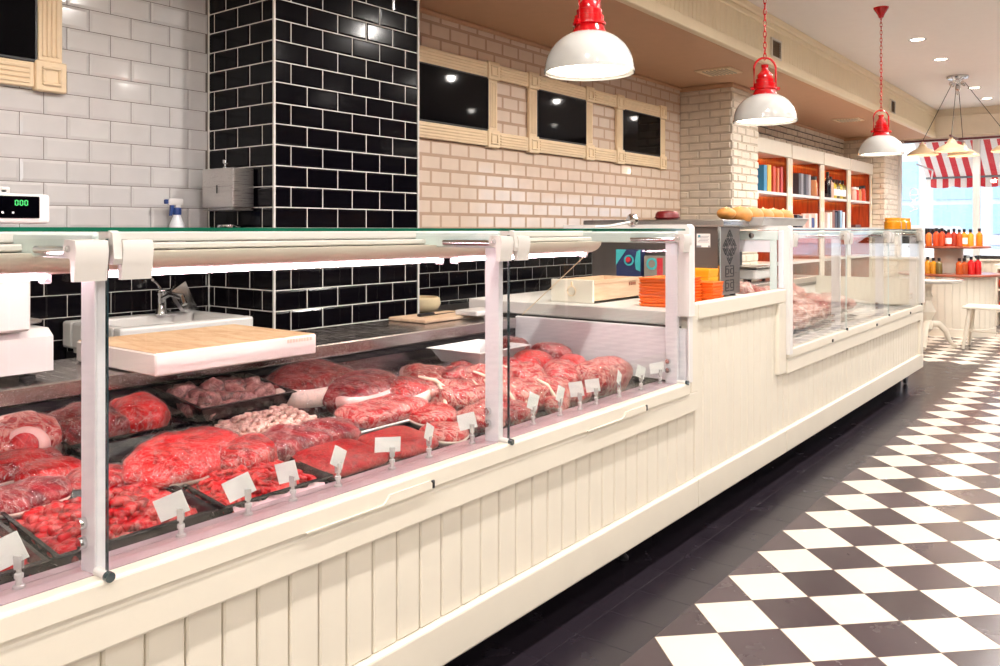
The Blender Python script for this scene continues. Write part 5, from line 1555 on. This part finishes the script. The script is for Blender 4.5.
# bench under the window with two dark trays
t = thing('window_bench', 'cream beadboard bench cupboard below the far windows', 'cupboard', (14.75, .4, 0))
b = MB(); b.box(14.5, XE-.055, -2.5, 3.0, .06, .78); b.build('carcass', M['cream'], t, smooth=False)
b = MB(); b.box(14.46, XE-.055, -2.52, 3.02, .78, .81, bev=.005); b.build('top_board', M['cream'], t, smooth=False)
b = MB()
y = -2.5
while y < 2.95: b.box(14.488, 14.5, y+.004, min(3.0, y+.084), .06, .78, bev=.003); y += .088
b.build('beadboard', M['cream'], t, smooth=False)
for k, (yy, lb) in enumerate(((2.35, 'black shallow tray on the window bench, behind the upper tier bottles'), (1.85, 'black shallow tray on the window bench at the right edge of the picture'))):
    t = thing('shallow_tray', lb, 'tray', (14.7, yy, .81), 'black trays on the window bench')
    b = MB(); trayshape(b, 14.55, 14.9, yy-.2, yy+.2, .811, .85, .02, .01, .004); b.build('tray_shell', M['tray'], t, smooth=False)

# chandelier with bell lamps
t = thing('bell_chandelier', 'four armed chandelier with cream bell shades above the round stand', 'chandelier', (11.9, 1.86, ZC))
hx, hy = 11.9, 1.86
b = MB(); b.lathe([(0, -.10), (.03, -.095), (.05, -.06), (.12, -.04), (.13, -.02), (.125, 0), (0, 0)], 30, (hx, hy, ZC)); b.build('ceiling_plate', M['chrome'], t)
b = MB()
for k in range(4):
    a = pi/4+pi/2*k
    b.lathe([(0, -.13), (.018, -.12), (.022, -.1), (.018, -.08), (0, -.075)], 12, (hx+.09*cos(a), hy+.09*sin(a), ZC))
b.lathe([(0, -.24), (.02, -.23), (.012, -.19), (.03, -.17), (.03, -.13), (0, -.1)], 14, (hx, hy, ZC)); b.build('cable_boss', M['chrome'], t)
zb_ = 2.40
b = MB(); b.cyl((hx, hy-.62, zb_), (hx, hy+.62, zb_), .014, 10); b.cyl((hx-.5, hy, zb_), (hx+.5, hy, zb_), .014, 10); b.build('cross_bar', plain('dark_red_bar', '#4a1a1e', .4), t)
ends = [(hx, hy-.55), (hx, hy+.40), (hx-.42, hy), (hx+.42, hy)]
for i, (ex, ey) in enumerate(ends):
    b = MB(); b.cyl((ex, ey, zb_), (hx+(ex-hx)*.16, hy+(ey-hy)*.16, ZC-.1), .004, 6); b.build('stay_cable', M['dark'], t)
    b = MB(); b.lathe([(.185, -.01), (.178, .012), (.12, .055), (.06, .085), (.045, .11), (.04, .13), (.02, .14), (.015, .165), (0, .167)], 32, (ex, ey, zb_-.175), cap=False); o = b.build('bell_shade', M['cshade'], t)
    b = MB(); b.lathe([(0, .03), (.045, .02), (.06, .045), (.03, .07)], 18, (ex, ey, zb_-.17), cap=False); b.build('bulb', emitter('warm_bulb', '#ffd9a0', 4) if i == 0 else bpy.data.materials['warm_bulb'], o)
    L = bpy.data.lights.new('chandelier_bulb', 'POINT'); L.energy = 8; L.color = (1, .8, .58); L.shadow_soft_size = .05
    lo = bpy.data.objects.new('chandelier_bulb', L); COL.objects.link(lo); lo.location = (ex, ey, zb_-.2)

# ------------------------------------------------------------------ daylight and render settings
W = bpy.data.worlds.new('World'); SC.world = W; W.use_nodes = True
nt = W.node_tree; nt.nodes.clear()
bg = nt.nodes.new('ShaderNodeBackground'); ow = nt.nodes.new('ShaderNodeOutputWorld')
sky = nt.nodes.new('ShaderNodeTexSky'); sky.sky_type = 'HOSEK_WILKIE'; sky.turbidity = 4; sky.ground_albedo = .5
sky.sun_direction = (-.3, -.6, .74)
hs = nt.nodes.new('ShaderNodeMix'); hs.data_type = 'RGBA'; hs.inputs[0].default_value = .6; hs.inputs[7].default_value = (1, 1, 1.03, 1)
nt.links.new(sky.outputs[0], hs.inputs[6]); nt.links.new(hs.outputs[2], bg.inputs[0]); bg.inputs[1].default_value = 5.5
nt.links.new(bg.outputs[0], ow.inputs[0])

def portal(loc, rot, sx, sy):
    L = bpy.data.lights.new('window_portal', 'AREA'); L.shape = 'RECTANGLE'; L.size = sx; L.size_y = sy
    L.cycles.is_portal = True
    o = bpy.data.objects.new('window_portal', L); COL.objects.link(o); o.location = loc; o.rotation_euler = rot
portal((XE+.16, -.45, 1.75), (0, radians(90), 0), 2.0, 7.4)
portal((-1.5, YR-.16, 1.7), (radians(90), 0, 0), 3., 2.2)

vs_ = SC.view_settings
vs_.view_transform = 'Standard'; vs_.look = 'None'; vs_.gamma = 1; vs_.exposure = -.15; vs_.use_curve_mapping = False
SC.display_settings.display_device = 'sRGB'
cy = SC.cycles
cy.use_denoising = True; cy.denoiser = 'OPENIMAGEDENOISE'
cy.max_bounces = 12; cy.transparent_max_bounces = 24; cy.diffuse_bounces = 5; cy.glossy_bounces = 6
cy.sample_clamp_indirect = 6; cy.caustics_reflective = False; cy.caustics_refractive = False
